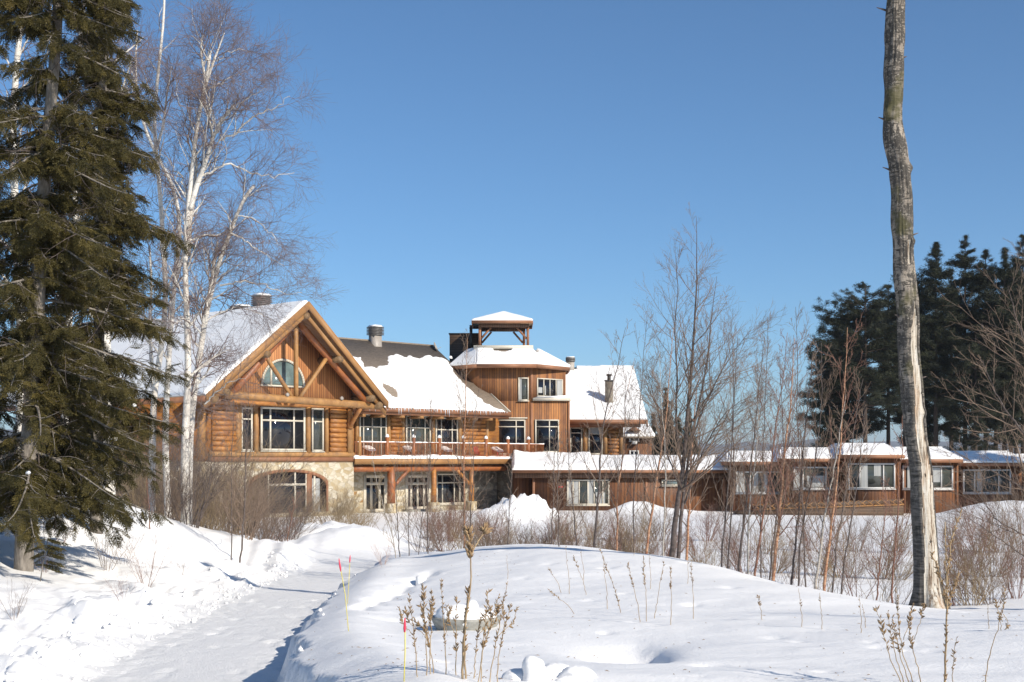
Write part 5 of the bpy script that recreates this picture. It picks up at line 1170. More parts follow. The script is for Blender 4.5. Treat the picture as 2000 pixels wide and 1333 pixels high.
# ---------------- young bare trees and saplings
def sapling(label, pix, Y, r0, bark, twig, n1=12, l1=.28, n2=6, n3=4, group='bare saplings', name='sapling', extra=(), t0=.25, up=.12, ang=38, tr=.0034, cat='sapling'):
    sts = [stem(pix, Y, r0, .004, 24, jit=.007)]+[stem(e, Y, r0*f, .004, 24, jit=.007, ground=gr) for e, f, gr in extra]
    base = np.array([sts[0][0][0, 0], sts[0][0][0, 1], gz(sts[0][0][0, 0], sts[0][0][0, 1])])
    P, R = stack(sts); H = P[0, -1, 2]-P[0, 0, 2]
    A1, r1 = grow(P, R, n1, t0, .97, lambda t, L: l1*H, ang, 7, up, .055, .5, .004, .3, 1, .74)
    A2, r2 = grow(A1, r1, n2, .15, 1, lambda t, L: .42*L, 34, 5, .06, .07, .6, tr, .5, 1, .4); cr = [(A1, r1, 4), (A2, r2, 3)]
    if n3: A3, r3 = grow(A2, r2, n3, .2, 1, lambda t, L: .5*L, 34, 4, .04, .08, .7, tr*.8, .6, 1, .3); cr.append((A3, r3, 3))
    return tree_thing(name, label, cat, base, sts, cr, bark, twig, group, 8, trunk_name='stem', crown_name='twigs')
sapling('tallest bare tree right of the lodge, a clump of dark stems behind the crest', [(1309,1105),(1319,1007),(1332,940),(1340,854),(1346,777),(1352,706),(1357,624),(1362,547),(1361,471),(1360,425)], 32, .07, 'dark_bark', 'twig_brown', 26, .27, 7, 4, None, 'bare_tree',
        (([(1322,1105),(1330,1010),(1340,930),(1352,850),(1372,760),(1385,680),(1392,600),(1400,540)], .7, True), ([(1336,985),(1373,880),(1413,808),(1452,780),(1478,770)], .35, False), ([(1334,930),(1320,840),(1322,740),(1318,640),(1325,560),(1320,500)], .45, False),
         ([(1330,960),(1300,880),(1285,800),(1262,720)], .3, False), ([(1350,860),(1390,760),(1430,690),(1470,640)], .35, False)), .22, .07, 44, .0029, cat='tree')
SAP = [ # label, pixels, Y, radius, bark, twig
 ('dark leaning sapling at the foot of the left bank, first of the near pair', [(452,1095),(453,1000),(452,900),(456,820),(458,760)], 37, .022, 'dark_bark','twig_brown'),
 ('dark sapling at the foot of the left bank, the thicker of the near pair', [(467,1112),(473,1050),(477,1000),(480,900),(484,830),(486,740)], 37, .034, 'dark_bark','twig_brown'),
 ('red stemmed low sapling right of the dark pair by the path', [(553,1112),(560,1060),(570,1010),(580,960)], 40, .02, 'red_bark','twig_red'),
 ('forked twin twigs stuck in the bare slope below the spruce', [(293,1035),(291,990),(288,960),(286,935)], 33, .022, 'red_bark','twig_red'),
 ('pale thin sapling leaning left in front of the stone corner', [(778,1105),(768,1050),(752,1000),(735,940),(725,885)], 33, .018, 'grey_bark','twig_olive'),
 ('slim grey sapling upright between the first and second deck posts', [(782,1103),(778,1040),(774,980),(776,900),(782,840)], 33.5, .018, 'dark_bark','twig_brown'),
 ('thin sapling crossing the glass doors under the deck', [(800,1100),(797,1030),(800,960),(806,880),(800,800)], 34, .016, 'dark_bark','twig_brown'),
 ('long whip leaning right in front of the middle deck post', [(812,1098),(822,1030),(832,960),(838,900),(846,830)], 33, .015, 'dark_bark','twig_brown'),
 ('dark straight sapling left of the right deck brace', [(838,1092),(834,1010),(838,930),(842,860),(842,780)], 34, .02, 'dark_bark','twig_brown'),
 ('orange barked sapling rising past the third deck post to the roof', [(905,1082),(907,1000),(906,920),(907,860),(909,790),(911,720),(913,660)], 36, .036, 'orange_bark','twig_brown'),
 ('thin dark sapling with drooping twigs right of the orange barked one', [(922,1082),(918,1000),(926,930),(922,850),(935,760)], 38, .02, 'dark_bark','twig_brown'),
 ('lone thin sapling standing on the crest in front of the shaded stone wall', [(990,1082),(993,1030),(996,980),(1000,925),(998,880)], 28.5, .015, 'dark_bark','twig_brown'),
 ('thin sapling rooted nearest the viewer on the crest, in front of the snow pile', [(1091,1096),(1091,1040),(1089,980),(1090,930),(1088,860)], 25.5, .017, 'dark_bark','twig_brown'),
 ('slender sapling with whippy tip left of the pale patio doors', [(1076,1077),(1078,1020),(1082,960),(1082,900),(1086,830)], 29, .016, 'dark_bark','twig_brown'),
 ('tilting sapling in front of the pale patio doors', [(1127,1068),(1122,1010),(1116,950),(1111,900),(1104,840)], 29.5, .018, 'dark_bark','twig_brown'),
 ('thick dark sapling curving right past the chimney on the right roof', [(1160,1072),(1164,1010),(1170,950),(1171,900),(1176,850),(1186,790),(1200,740),(1212,690),(1222,640)], 30, .036, 'dark_bark','twig_brown'),
 ('reddish birch sapling with papery stem right of the patio doors', [(1203,1062),(1207,1010),(1204,960),(1215,910),(1222,850),(1220,780),(1240,700)], 33, .032, 'orange_bark','twig_brown'),
 ('pale papery birch sapling leaning right, left of the tallest bare tree', [(1258,1080),(1268,1030),(1277,980),(1285,920),(1296,860),(1303,790),(1308,720),(1316,640)], 31, .04, 'orange_bark','twig_brown'),
 ('pale grey sapling immediately left of the tallest bare tree', [(1294,1085),(1298,1010),(1300,940),(1298,850),(1290,770),(1288,690)], 30.5, .026, 'grey_bark','twig_brown'),
 ('bright papery birch stem tucked behind the tallest bare tree', [(1340,1085),(1346,1000),(1348,920),(1354,850),(1358,780),(1372,690)], 34, .045, 'orange_bark','twig_brown'),
 ('dark whip leaning right, first right of the tallest bare tree', [(1405,1112),(1412,1050),(1420,980),(1428,900),(1432,820),(1437,740),(1440,660)], 27, .026, 'dark_bark','twig_brown'),
 ('dark upright sapling in front of the left corner of the stepped pavilion', [(1419,1118),(1425,1050),(1432,980),(1434,900),(1430,820),(1434,730),(1428,650)], 27.5, .024, 'dark_bark','twig_brown'),
 ('thick dark sapling forking in front of the first bay window', [(1440,1118),(1448,1050),(1458,980),(1468,900),(1476,820),(1484,740),(1494,660)], 27, .036, 'dark_bark','twig_brown'),
 ('grey stem crossing the pale curtain of the first bay window', [(1462,1128),(1460,1050),(1466,970),(1478,880),(1482,800),(1476,720)], 26, .028, 'grey_bark','twig_brown'),
 ('reddish sapling leaning right from the crest towards the second bay', [(1470,1130),(1482,1060),(1494,990),(1508,900),(1516,820),(1530,740),(1538,650)], 26, .03, 'red_bark','twig_red'),
 ('glowing orange birch sapling in front of the gap between first and second bays', [(1508,1145),(1512,1100),(1520,1040),(1525,980),(1530,920),(1535,860),(1545,790),(1548,720),(1552,660)], 25, .044, 'orange_bark','twig_red'),
 ('dark stem hugging the glowing orange birch on its left', [(1500,1142),(1506,1100),(1514,1030),(1524,960),(1532,880),(1528,800),(1522,700)], 26, .024, 'dark_bark','twig_brown'),
 ('dark twiggy sapling in front of the second bay window', [(1543,1152),(1552,1080),(1560,1000),(1566,920),(1572,840),(1582,760),(1588,690)], 25, .028, 'dark_bark','twig_brown'),
 ('tall thin sapling at the right side of the second bay window', [(1558,1158),(1562,1080),(1572,1000),(1590,920),(1600,840),(1606,760),(1604,670)], 25, .024, 'dark_bark','twig_brown'),
 ('pale birch stem leaning right before the gap between second and third bays', [(1590,1165),(1600,1090),(1608,1020),(1620,960),(1632,900),(1642,830),(1652,770)], 24.5, .036, 'grey_bark','twig_brown'),
 ('orange tinged sapling rising past the left edge of the tallest bay', [(1608,1168),(1614,1100),(1626,1020),(1634,950),(1640,880),(1646,800),(1652,720),(1655,640)], 24.5, .036, 'orange_bark','twig_red'),
 ('dark sapling crossing the window of the tallest bay on its left', [(1622,1170),(1630,1100),(1640,1030),(1650,960),(1662,890),(1672,810),(1686,740)], 24, .024, 'dark_bark','twig_brown'),
 ('dark sapling in the middle of the window of the tallest bay', [(1640,1172),(1648,1100),(1662,1030),(1672,950),(1682,880),(1690,800)], 23.5, .022, 'dark_bark','twig_brown'),
 ('reddish whip at the right edge of the tallest bay, left of the dead birch', [(1738,1185),(1744,1110),(1752,1030),(1756,960),(1762,880),(1764,800)], 22, .022, 'red_bark','twig_red'),
 ('short twiggy sapling left of the foot of the dead birch', [(1710,1182),(1716,1120),(1722,1060),(1732,990),(1728,930)], 22, .018, 'red_bark','twig_red'),
 ('tall thin sapling rising against the sky between the round topped pine and the bare tree', [(1575,1120),(1568,1000),(1562,900),(1556,800),(1558,700),(1554,600)], 30, .024, 'dark_bark','twig_brown'),
 ('thin sapling against the sky straight above the first bay', [(1488,1110),(1484,1000),(1490,900),(1494,800),(1498,700),(1500,620)], 31, .022, 'dark_bark','twig_brown'),
 ('thin sapling reaching over the right roof end of the lodge', [(1240,1070),(1236,980),(1244,880),(1250,800),(1256,700),(1264,620)], 34, .022, 'dark_bark','twig_brown'),
]
for i, (lb, px, Y, r, bk, tw) in enumerate(SAP):
    H = abs(px[0][1]-px[-1][1])*Y/F; n1 = int(np.clip(7+3.6*H, 7, 26))
    sapling(lb, px, Y, r*.8, bk, tw, n1, .25, 5, 4 if H > 2.2 else 0, t0=.22)
# bare tree beyond the right edge, twigs reaching in
sapling('spreading bare tree whose twigs reach in from the right edge of the photo', [(2075,1160),(2070,1000),(2062,860),(2050,720),(2040,600),(2030,500)], 24, .09, 'dark_bark', 'twig_brown', 14, .28, 6, 4, None, 'bare_tree',
   (([(2066,1040),(2010,960),(1960,930),(1900,905),(1862,880)], .25, False), ([(2062,930),(2000,850),(1950,780),(1915,700)], .3, False), ([(2070,1080),(2010,1050),(1950,1020),(1905,960)], .22, False), ([(2055,800),(2010,700),(1985,620),(1968,560)], .3, False), ([(2070,1100),(2020,1100),(1960,1060),(1890,1010)], .18, False)), .2, .06, 46, .0030, cat='tree')

# ---------------- shrubs: a few models, copied
def shrub_geo(seed, h=1.0, n=16, spread=.55, n1=5, n2=4, up=.10, rt=.0035, lean=0, rs=.0075):
    global RNG
    keep = RNG; RNG = np.random.default_rng(seed)
    K = 8; az = RNG.random(n)*2*PI; s = np.linspace(0, 1, K); tilt = spread*(.15+.85*RNG.random(n)); L = h*(.6+.5*RNG.random(n))
    P = np.empty((n, K, 3)); rb = .10*h
    P[:, :, 0] = (rb*np.cos(az)*RNG.random(n))[:, None]+L[:, None]*s*np.sin(tilt*(1+lean*np.cos(az)))[:, None]*np.cos(az)[:, None]+lean*.35*L[:, None]*s**1.5
    P[:, :, 1] = (rb*np.sin(az)*RNG.random(n))[:, None]+L[:, None]*s*np.sin(tilt)[:, None]*np.sin(az)[:, None]
    P[:, :, 2] = -.12+L[:, None]*(s*np.cos(tilt)[:, None])
    P[:, 1:] += np.cumsum(RNG.normal(size=(n, K-1, 3))*.012*h, axis=1)
    R = (rs*(.7+.6*RNG.random(n)))[:, None]*np.linspace(1, .4, K)[None]
    A1, r1 = grow(P, R, n1, .2, 1, lambda t, l: .40*h, 34, 6, up, .14, .6, rt*1.15, .5, 1, .4)
    A2, r2 = grow(A1, r1, n2, .2, 1, lambda t, l: .20*h, 36, 4, up*.5, .14, .7, rt*.8, .6, 1, .3)
    g = Geo().tubes(P, R, 4).tubes(A1, r1, 3).tubes(A2, r2, 3); RNG = keep; return g
MODELS = {}
def shrub_mesh(kind):
    if kind not in MODELS:
        k, v = kind
        spec = {'tall': dict(h=1.0, n=16, spread=.45, n1=6, n2=4, rt=.0013, lean=.1, rs=.0045), 'lean': dict(h=1.0, n=19, spread=.62, n1=6, n2=5, rt=.0012, lean=.55, rs=.0042),
                'round': dict(h=1.0, n=18, spread=.9, n1=5, n2=5, rt=.0024, lean=0), 'wisp': dict(h=1.0, n=9, spread=.75, n1=4, n2=3, rt=.0016, lean=.1, rs=.0048)}[k]
        me = shrub_geo(100+v*7+len(k), **spec).mesh('shrub'); MODELS[kind] = me
    return MODELS[kind]
_cnt = {}
def shrub(label, px, Y, h, k, v, mat, group, py=None, w=1.0):
    if py is not None: b = hit(px, py)
    else: b = gp(px, Y)
    key = (k, v, mat)
    if key not in MODELS:
        me = shrub_mesh((k, v)).copy(); me.materials.clear(); me.materials.append(M[mat]); MODELS[key] = me
    o = bpy.data.objects.new('shrub', MODELS[key]); C.objects.link(o); o.location = tuple(b); o.scale = (h*w, h*w, h); o.rotation_euler = (0, 0, (random.random()-.5)*(.9 if k == 'lean' else 6.2))
    assert label not in _cnt, label
    _cnt[label] = 1; tag(o, label, 'shrub', group)
def hit(px, py, y0=9.0, y1=120.0):
    Ys = y0*(y1/y0)**np.linspace(0, 1, 1400); X_ = (px-CX)/F*Ys; zr = CH+(HY-py)/F*Ys; zg = ground_h(X_, Ys); d = zr-zg
    i = np.argmax(d < 0); i = max(i, 1); w = d[i-1]/(d[i-1]-d[i]+1e-9); Y = Ys[i-1]+(Ys[i]-Ys[i-1])*w; x = (px-CX)/F*Y; return np.array([x, Y, gz(x, Y)])
G1 = 'bare thicket shrubs between the left bank and the gable'
rows = (('front', 41, 2.3), ('middle', 48, 3.2), ('back', 56, 4.0))
for row, Y, h in rows:
    for j, (px, wh) in enumerate([(232,'below the dark spruce boughs'),(268,'below the tip of the long spruce bough'),(304,'by the foot of the crooked birch'),(340,'just left of the tallest birch trunk'),(378,'just right of the tallest birch trunk'),(412,'under the left corner of the gable'),(446,'below the narrow left gable window'),(482,'left of the arched window'),(520,'in front of the arched window'),(560,'right of the arched window middle')]):
        if row == 'front' and px > 500: continue
        if row == 'front' and px < 260: continue
        shrub('%s bush, %s row of left thicket, %s' % (['wiry','dense','tangled','whippy'][j % 4], row, wh), px+random.uniform(-8, 8), Y+random.uniform(-1.5, 1.5), h*random.uniform(.65, 1.15)*(.62 if px > 500 else 1), 'lean' if (j+int(Y)) % 3 else 'tall', j % 3, ['twig_brown','dark_bark','twig_olive','twig_brown'][(j+int(Y)) % 4], G1, w=1.15)
G2 = 'olive bushes against the stone wall'
for j, (px, Y, h, wh) in enumerate([(640,84,2.6,'at the right foot of the arched window'),(665,86,2.4,'in the middle of the pale stone panel'),(690,84,2.3,'at the corner of the pale stone wall'),(715,80,1.6,'in front of the left glass doors'),(590,80,2.4,'hiding the sill of the arched window'),(680,72,1.6,'low behind the left snow heap')]):
    shrub('rounded olive brown bush %s' % wh, px, Y, h, 'round', j % 3, 'twig_olive', G2)
G3 = 'brown shrubs between the drift and the lodge'
lst = []
for px, wh in [(830,'below the glass doors'),(868,'below the middle deck post'),(900,'below the right deck post'),(935,'below the shaded stone wall'),(965,'left of the tall snow pile'),(1000,'in front of the tall snow pile'),(1045,'right of the tall snow pile'),(1085,'left of the patio doors'),(1125,'below the patio doors'),(1165,'right of the patio doors'),(1205,'below the white drift on the passage wall'),(1245,'left of the small high window'),(1285,'below the small high window'),(1375,'right of the tallest bare tree')]: lst.append((px, wh))
for row, Y, h, kk in (('near', 36, 1.3, 'round'), ('mid', 46, 1.45, 'round'), ('far', 64, 1.75, 'round')):
    for j, (px, wh) in enumerate(lst):
        if row == 'near' and px < 960: continue
        if row == 'far' and 990 < px < 1060: continue
        shrub('%s %s shrub, %s row behind the drift, %s' % (['twiggy','rounded','bushy'][j % 3], ['brown','reddish','fawn'][(j+len(row)) % 3], row, wh), px+random.uniform(-9, 9), Y+random.uniform(-2, 2), h*random.uniform(.8, 1.15), kk, (j+len(row)) % 3, ['twig_brown','twig_red','twig_olive'][(j+len(row)) % 3], G3)
G4 = 'shrubs in the hollow before the pavilion'
for row, Y, h in (('near', 28, 1.1), ('mid', 38, 1.35), ('far', 54, 1.75)):
    for j, (px, wh) in enumerate([(1420,'below the pavilion left corner'),(1462,'below the first bay window'),(1505,'below the first bay right edge'),(1545,'below the second bay left edge'),(1590,'below the second bay window'),(1635,'below the gap before the tallest bay'),(1675,'below the tallest bay window left side'),(1715,'below the tallest bay window right side'),(1752,'just left of the dead birch'),(1868,'just right of the dead birch'),(1905,'below the fifth bay left part'),(1945,'below the fifth bay window'),(1985,'at the right edge of the photo')]):
        if row == 'near' and px < 1480: continue
        if row == 'far' and j % 2 and px < 1750: continue
        shrub('%s %s shrub, %s row in the hollow, %s' % (['leafless','wiry','tangled','wispy'][j % 4], ['brown','reddish','fawn'][(j+len(row)) % 3], row, wh), px+random.uniform(-9, 9), Y+random.uniform(-2, 2), h*random.uniform(.8, 1.2)*(1.25 if px > 1850 else 1), 'wisp' if (row == 'near' and px < 1850) else ('round' if j % 3 else 'tall'), (j+len(row)) % 3, ['twig_brown','twig_red','twig_olive'][(j+len(row)) % 3], G4)
G5 = 'thin twigs poking through the left slope'
for j, (px, py, h, wh) in enumerate([(208,1112,1.0,'spreading twigs on the slope right of the spruce trunk'),(286,1146,.95,'fan of fine twigs in the middle of the left slope'),(240,1100,.8,'low crossing twigs between the two twig fans on the slope'),(120,1060,.6,'single thin twig under the spruce boughs'),(28,1208,.6,'curved twig in the snow below the spruce trunk'),(240,1172,.5,'seedy stalk low on the left slope'),(355,1120,.4,'tiny stalk near the bottom of the bank'),(88,1118,.5,'twig beside the spruce seedling')]):
    shrub(wh, px, 0, h, 'wisp', j % 3, ['twig_brown','twig_red'][j % 2], G5, py=py)
shrub('tuft of russet stems at the left shoulder of the drift', 748, 0, .5, 'wisp', 1, 'orange_bark', G3, py=1104)

# ---------------- dry seed stalks
def stalk(label, pix, py0=None, r=.004, pods=.45, np_=26, size=.03, forks=(), group='dry seed stalks in the snow', Y=None, fat=1.0):
    b = hit(*pix[0]) if Y is None else np.array([(pix[0][0]-CX)/F*Y, Y, gz((pix[0][0]-CX)/F*Y, Y)])
    t = thing('seed_stalk', label, 'dry plant', tuple(b), group); rg = np.random.default_rng(int(abs(pix[0][0]*7+pix[-1][0]))); size *= rg.uniform(.65, 1.1); np_ = int(np_*rg.uniform(.7, 1.3)); pods *= rg.uniform(.7, 1.15)
    paths = [pix]+[f for f in forks]; g = Geo(); gpod = Geo()
    for k, pp in enumerate(paths):
        pts = [W(p[0], p[1], b[1]-.15*i/len(pp)*(1 if k == 0 else -1)) for i, p in enumerate(pp)]
        if k == 0: pts[0] = b-[0, 0, .08]
        q, rr_ = resamp(pts, [r*fat*(1 if k == 0 else .6), r*.4*fat], 18); q[1:-1] += rg.normal(size=(16, 3))*.003; g.tube(q-b, rr_, 5)
        L = np.linalg.norm(np.diff(q, axis=0), axis=1).sum(); n = int(np_*(1 if k == 0 else .7))
        for i in range(n):
            tt = 1-pods*rg.random()**.9; f = tt*17; a = min(int(f), 16); p = q[a]+(q[a+1]-q[a])*(f-a)-b; tan = unit(q[a+1]-q[a]); s = unit(np.cross(tan, rg.normal(size=3)))
            d = unit(tan*(.7+.5*rg.random())+s*.55); l = size*(.7+.7*rg.random()); w = s*0; e = unit(np.cross(d, rg.normal(size=3)))*l*.17; e2 = np.cross(d, e)
            base_ = p+s*.002; mid = base_+d*l*.45; tip = base_+d*l+s*l*.12
            gpod.add([base_, mid+e, mid+e2, mid-e, mid-e2, tip], [(0,1,2),(0,2,3),(0,3,4),(0,4,1),(5,2,1),(5,3,2),(5,4,3),(5,1,4)])
    obj('stem', g, 'dry_stem', t)
    if gpod.v: o = obj('seed_pods', gpod, 'dry_pod', t)
    return t
fg = 'tall seed stalks nearest the viewer'
stalk('tallest thick seed stalk in the foreground, its forked head reaching above the drift', [(903,1345),(905,1260),(912,1200),(920,1130),(920,1080),(914,1035)], r=.010, pods=.22, np_=70, size=.05, forks=([(920,1085),(932,1060),(948,1035)],), group=fg, Y=9.9)
stalk('stout stalk leaf clad along its stem right beside the tallest one', [(910,1345),(908,1280),(906,1220),(915,1150)], r=.008, pods=.7, np_=46, size=.035, group=fg, Y=9.95)
for i, (x0, x1, y1, lb) in enumerate([(815,800,1165,'leftmost foreground stalk, leaning left over the planter'),(835,826,1140,'second foreground stalk from the left with a dense head'),(840,842,1150,'short foreground stalk between the two left ones'),(872,862,1130,'straight foreground stalk in front of the planter left side'),
    (890,892,1165,'low brushy stalk left of the tallest foreground stalk'),(938,955,1150,'foreground stalk right of the tallest, bending right'),(932,976,1160,'stout headed foreground stalk leaning right past the planter'),(955,992,1135,'rightmost foreground stalk of the middle clump, fine branched'),(850,812,1215,'thin low foreground stalk arching left'),(925,942,1200,'wiry low stalk just right of the tallest one'),(968,1000,1178,'slim outer stalk at the right of the middle clump')]):
    stalk(lb, [(x0, 1345), (x0+(x1-x0)*.15, 1290), (x0+(x1-x0)*.5, 1230), (x1, y1)], r=.0045, pods=.62, np_=44, size=.032, group=fg, Y=9.8+.07*(i % 5), forks=([(x0+(x1-x0)*.4, 1245), (x1+(12 if i % 2 else -14), 1215), (x1+(18 if i % 2 else -20), 1185)],))
for i, (x0, xm, x1, y1, lb) in enumerate([(1780,1735,1712,1188,'curving stalk leftmost of the right foreground clump'),(1778,1748,1734,1195,'second stalk of the right foreground clump, dense dark head'),(1786,1758,1742,1205,'stalk with the lowest head in the right foreground clump'),(1795,1765,1750,1150,'thin bare stalk rising through the right foreground clump'),(1808,1785,1775,1195,'forked stalk right of the right foreground clump')]):
    stalk(lb, [(x0, 1345), (xm, 1280), (xm-8, 1240), (x1, y1)], r=.0045, pods=.5, np_=34, size=.034, group=fg, Y=9.75+.06*i, forks=([(xm, 1250), (xm+12, 1215), (xm+18, 1180)],) if i > 2 else ())
stalk('thick leafy stalk rising right of the dead birch trunk', [(1844,1345),(1846,1260),(1850,1180),(1848,1100),(1846,1020)], r=.009, pods=.85, np_=80, size=.04, group=fg, Y=9.9, forks=([(1848,1200),(1862,1150),(1874,1120)], [(1848,1180),(1835,1120),(1820,1080)], [(1848,1150),(1858,1060),(1876,1000)]))
stalk('single stalk with an arrow shaped head right of the thick leafy one', [(1862,1345),(1860,1300),(1864,1270),(1868,1246)], r=.004, pods=.55, np_=26, size=.034, group=fg, Y=9.8)
stalk('long bare stem leaning right near the right edge, forked head on top', [(1918,1345),(1932,1280),(1948,1230),(1960,1190),(1962,1150)], r=.0045, pods=.35, np_=34, size=.034, group=fg, Y=9.8, forks=([(1958,1215),(1950,1195),(1945,1175)], [(1960,1200),(1968,1215),(1968,1228)]))
mg = 'seed stalks standing on the drift'
for (x0, y0, x1, y1, lb, n) in [(1215,1197,1172,1072,'bushy headed stalk leaning left on the drift crest',60),(1186,1190,1178,1085,'straight stalk behind the bushy headed leaning one',16),(1252,1215,1226,1100,'dense headed stalk leaning left in the middle of the drift',40),(1263,1214,1256,1085,'upright stalk with dark head beside the dense headed one',30),(1276,1208,1297,1095,'stalk leaning right with small dark head on the drift',24),
    (1309,1221,1311,1105,'straight stalk with brown head right of the right leaning one',20),(1354,1209,1350,1095,'last straight stalk of the middle group on the drift',22),(1128,1199,1072,1153,'fallen stalk leaning far left on the drift',20),(1147,1162,1120,1085,'thin stalk left of the bushy headed stalk',14),(1099,1158,1070,1108,'short slanting stalk at the left of the drift group',8),
    (1238,1085,1234,1040,'tiny stalk on the crest line above the dense headed stalk',12),(1488,1211,1481,1163,'short hooked stalk alone on the right slope of the drift',26),(1566,1224,1560,1150,'pair-like thin stalk before the crest below the second bay',5),(1605,1229,1601,1158,'thin stalk farther right before the crest, below the third bay gap',5),(1682,1236,1678,1165,'thin stalk on the drift below the tallest bay',5),(1690,1226,1684,1180,'broken short stalk beside the one below the tallest bay',4),
    (1930,1228,1929,1180,'bare thin stalk on the drift left of the right edge',4),(1955,1232,1950,1195,'seedy bent stalk on the drift near the right edge',20),(991,1131,990,1084,'straight bare stalk on the crest left of the planter knob',0),(1112,1160,1105,1070,'bare straw on the crest in front of the patio doors',3),(1140,1132,1134,1070,'second bare straw right of the first on the crest',3),(1270,1150,1268,1080,'bare straw between the two upright headed stalks',3),
    (1342,1140,1344,1090,'bare straw near the far end of the stalk group',3),(1008,1118,1012,1128,'stub of a stalk near the drift left top',3)]:
    stalk(lb, [(x0, y0), ((x0*2+x1)/3+2, (y0*2+y1)/3), ((x0+x1*2)/3, (y0+y1*2)/3), (x1, y1)], r=.0045, pods=.38 if n < 50 else .75, np_=n, size=.032, group=mg)

# ---------------- snow stakes, planter, snow covered posts
def stake(px0, py0, px1, py1, label, fl=.13):
    b = hit(px0, py0); T_ = W(px1, py1, b[1]+.05)-b; t = thing('snow_stake', label, 'stake', tuple(b), 'yellow snow stakes beside the path')
    obj('rod', Geo().tube([(0,0,-.2), T_*.5+[.008,0,0], T_], .0045, 6), 'yellow', t)
    a = T_*(1-fl/np.linalg.norm(T_)); g = Geo().tube([a, a+(T_-a)*.3, a+(T_-a)*.7, T_+[0,0,.01]], [.006,.011,.009,.004], 6); obj('red_tape', g, 'red', t)
stake(684, 1233, 662, 1093, 'yellow stake with red tip leaning left, the nearer of the crossing pair')
stake(677, 1180, 684, 1086, 'yellow stake with red tip leaning right, behind the nearer one', .10)
stake(787, 1332, 791, 1210, 'short yellow stake with red tip at the bottom beside the seed stalks', .09)
def blob(g, c, r, seed=0, squash=1.0, n=14, m=20, amp=.12, zmin=-.5):
    u = np.linspace(zmin*PI/2, PI/2, n); v = np.linspace(0, 2*PI, m, endpoint=False); U_, V_ = np.meshgrid(u, v, indexing='ij')
    rr_ = 1+amp*2*fbm(np.cos(V_)*1.5+5, np.sin(V_)*1.5+U_*1.4, 4, seed); x = c[0]+r[0]*rr_*np.cos(U_)**.8*np.cos(V_); y = c[1]+r[1]*rr_*np.cos(U_)**.8*np.sin(V_); z = c[2]+r[2]*(1+amp*.5*(rr_-1))*np.sin(U_)
    idx = np.arange(n*m).reshape(n, m); a = idx[:-1]; b = np.roll(a, -1, 1); c_ = idx[1:]; d = np.roll(c_, -1, 1)
    return g.add(np.stack([x, y, z], -1).reshape(-1, 3), np.stack([a, b, d, c_], -1).reshape(-1, 4))
b = hit(908, 1231); b[1] += .28; b[2] = gz(b[0], b[1])
t = thing('planter', 'round concrete planter half buried in the drift with a heaped snow cap', 'planter', tuple(b))
k = 20; g = Geo(); prof = [(.26,-.12),(.33,-.02),(.385,.10),(.39,.125),(.35,.13),(.33,.10)]; th = np.linspace(0, 2*PI, 37)[:-1]
V = [(r*math.cos(a), r*math.sin(a), z) for r, z in prof for a in th]; g.add(V, [(i*36+j, i*36+(j+1) % 36, (i+1)*36+(j+1) % 36, (i+1)*36+j) for i in range(5) for j in range(36)])
obj('bowl', g, 'concrete', t, smooth=True)
g = Geo(); blob(g, (0, 0, .10), (.37, .37, .12), 3, zmin=-.3); blob(g, (-.12, -.05, .15), (.22, .24, .12), 5); blob(g, (.07, 0, .16), (.085, .09, .15), 7, amp=.08); obj('snow_cap', g, 'snow', t, smooth=True)
b = hit(1078, 1338, 8.0); b[1] += .3; b[2] = gz(b[0], b[1])
t = thing('snowy_bollard', 'low round post with a domed snow cap beside snow lumps, bottom middle of the photo', 'bollard', tuple(b+[-.13, .0, 0]))
g = Geo().tube([(0,0,-.1),(0,0,.0),(.003,0,.05),(-.002,.002,.10),(.004,0,.13),(.006,0,.155),(.01,0,.168),(.012,0,.172)], [.078,.080,.076,.083,.080,.066,.040,.002], 28); obj('snow_cap', g, 'snow', t, smooth=True)
for i, (dx, dy, r, h, lb) in enumerate([(-.03,.22,.13,.13,'snow lump directly behind the round bottom post'),(.13,.25,.15,.12,'snow lump behind and right of the round bottom post'),(.28,.12,.14,.11,'rightmost snow lump by the round bottom post'),(.20,-.03,.09,.06,'smallest snow lump right in front of the round bottom post'),(-.16,.10,.12,.11,'snow lump left of the round bottom post')]):
    g = Geo(); blob(g, (0,0,-.02), (r, r*.85, h*.9), i+20, amp=.32, zmin=-.4, n=24, m=36); tag(obj('snow_lump', g, 'snow', None, (b[0]-.08+dx, b[1]+dy, gz(b[0]-.08+dx, b[1]+dy)), smooth=True), lb, 'snow lump', 'snow lumps round the bottom post')
b = hit(822, 1138); g = Geo().tube([(0,0,-.1),(0,0,0),(0,0,.075),(0,0,.105),(0,0,.112)], [.085,.085,.085,.07,.002], 20)
tag(obj('snow_capped_stub', g, 'snow', None, tuple(b), smooth=True), 'small white snow capped stub at the end of the footprints on the drift', 'stub')
for i, (px, py, r) in enumerate([(276,1228,.12),(290,1222,.07),(120,1262,.15),(165,1208,.16),(40,1305,.17),(322,1226,.05),(365,1175,.07),(60,1260,.2),(210,1300,.1)]):
    b = hit(px, py); r *= .75; g = Geo(); blob(g, (0,0,.0), (r*1.2, r, r*.85), i+50, amp=.4, zmin=-.5)
    tag(obj('snow_chunk', g, 'snow', None, tuple(b-[0,0,.03]), smooth=True), ['upright snow chunk on the left verge halfway down','snow chunk touching the upright one on its right','rounded snow chunk on the lower left verge','broad snow chunk below the spruce on the verge','snow chunk in the bottom left corner','tiny snow crumb at the edge of the path','snow crumb where the bank meets the path','large soft snow chunk near the left edge','snow chunk low beside the path'][i], 'snow chunk', 'snow chunks along the left verge')
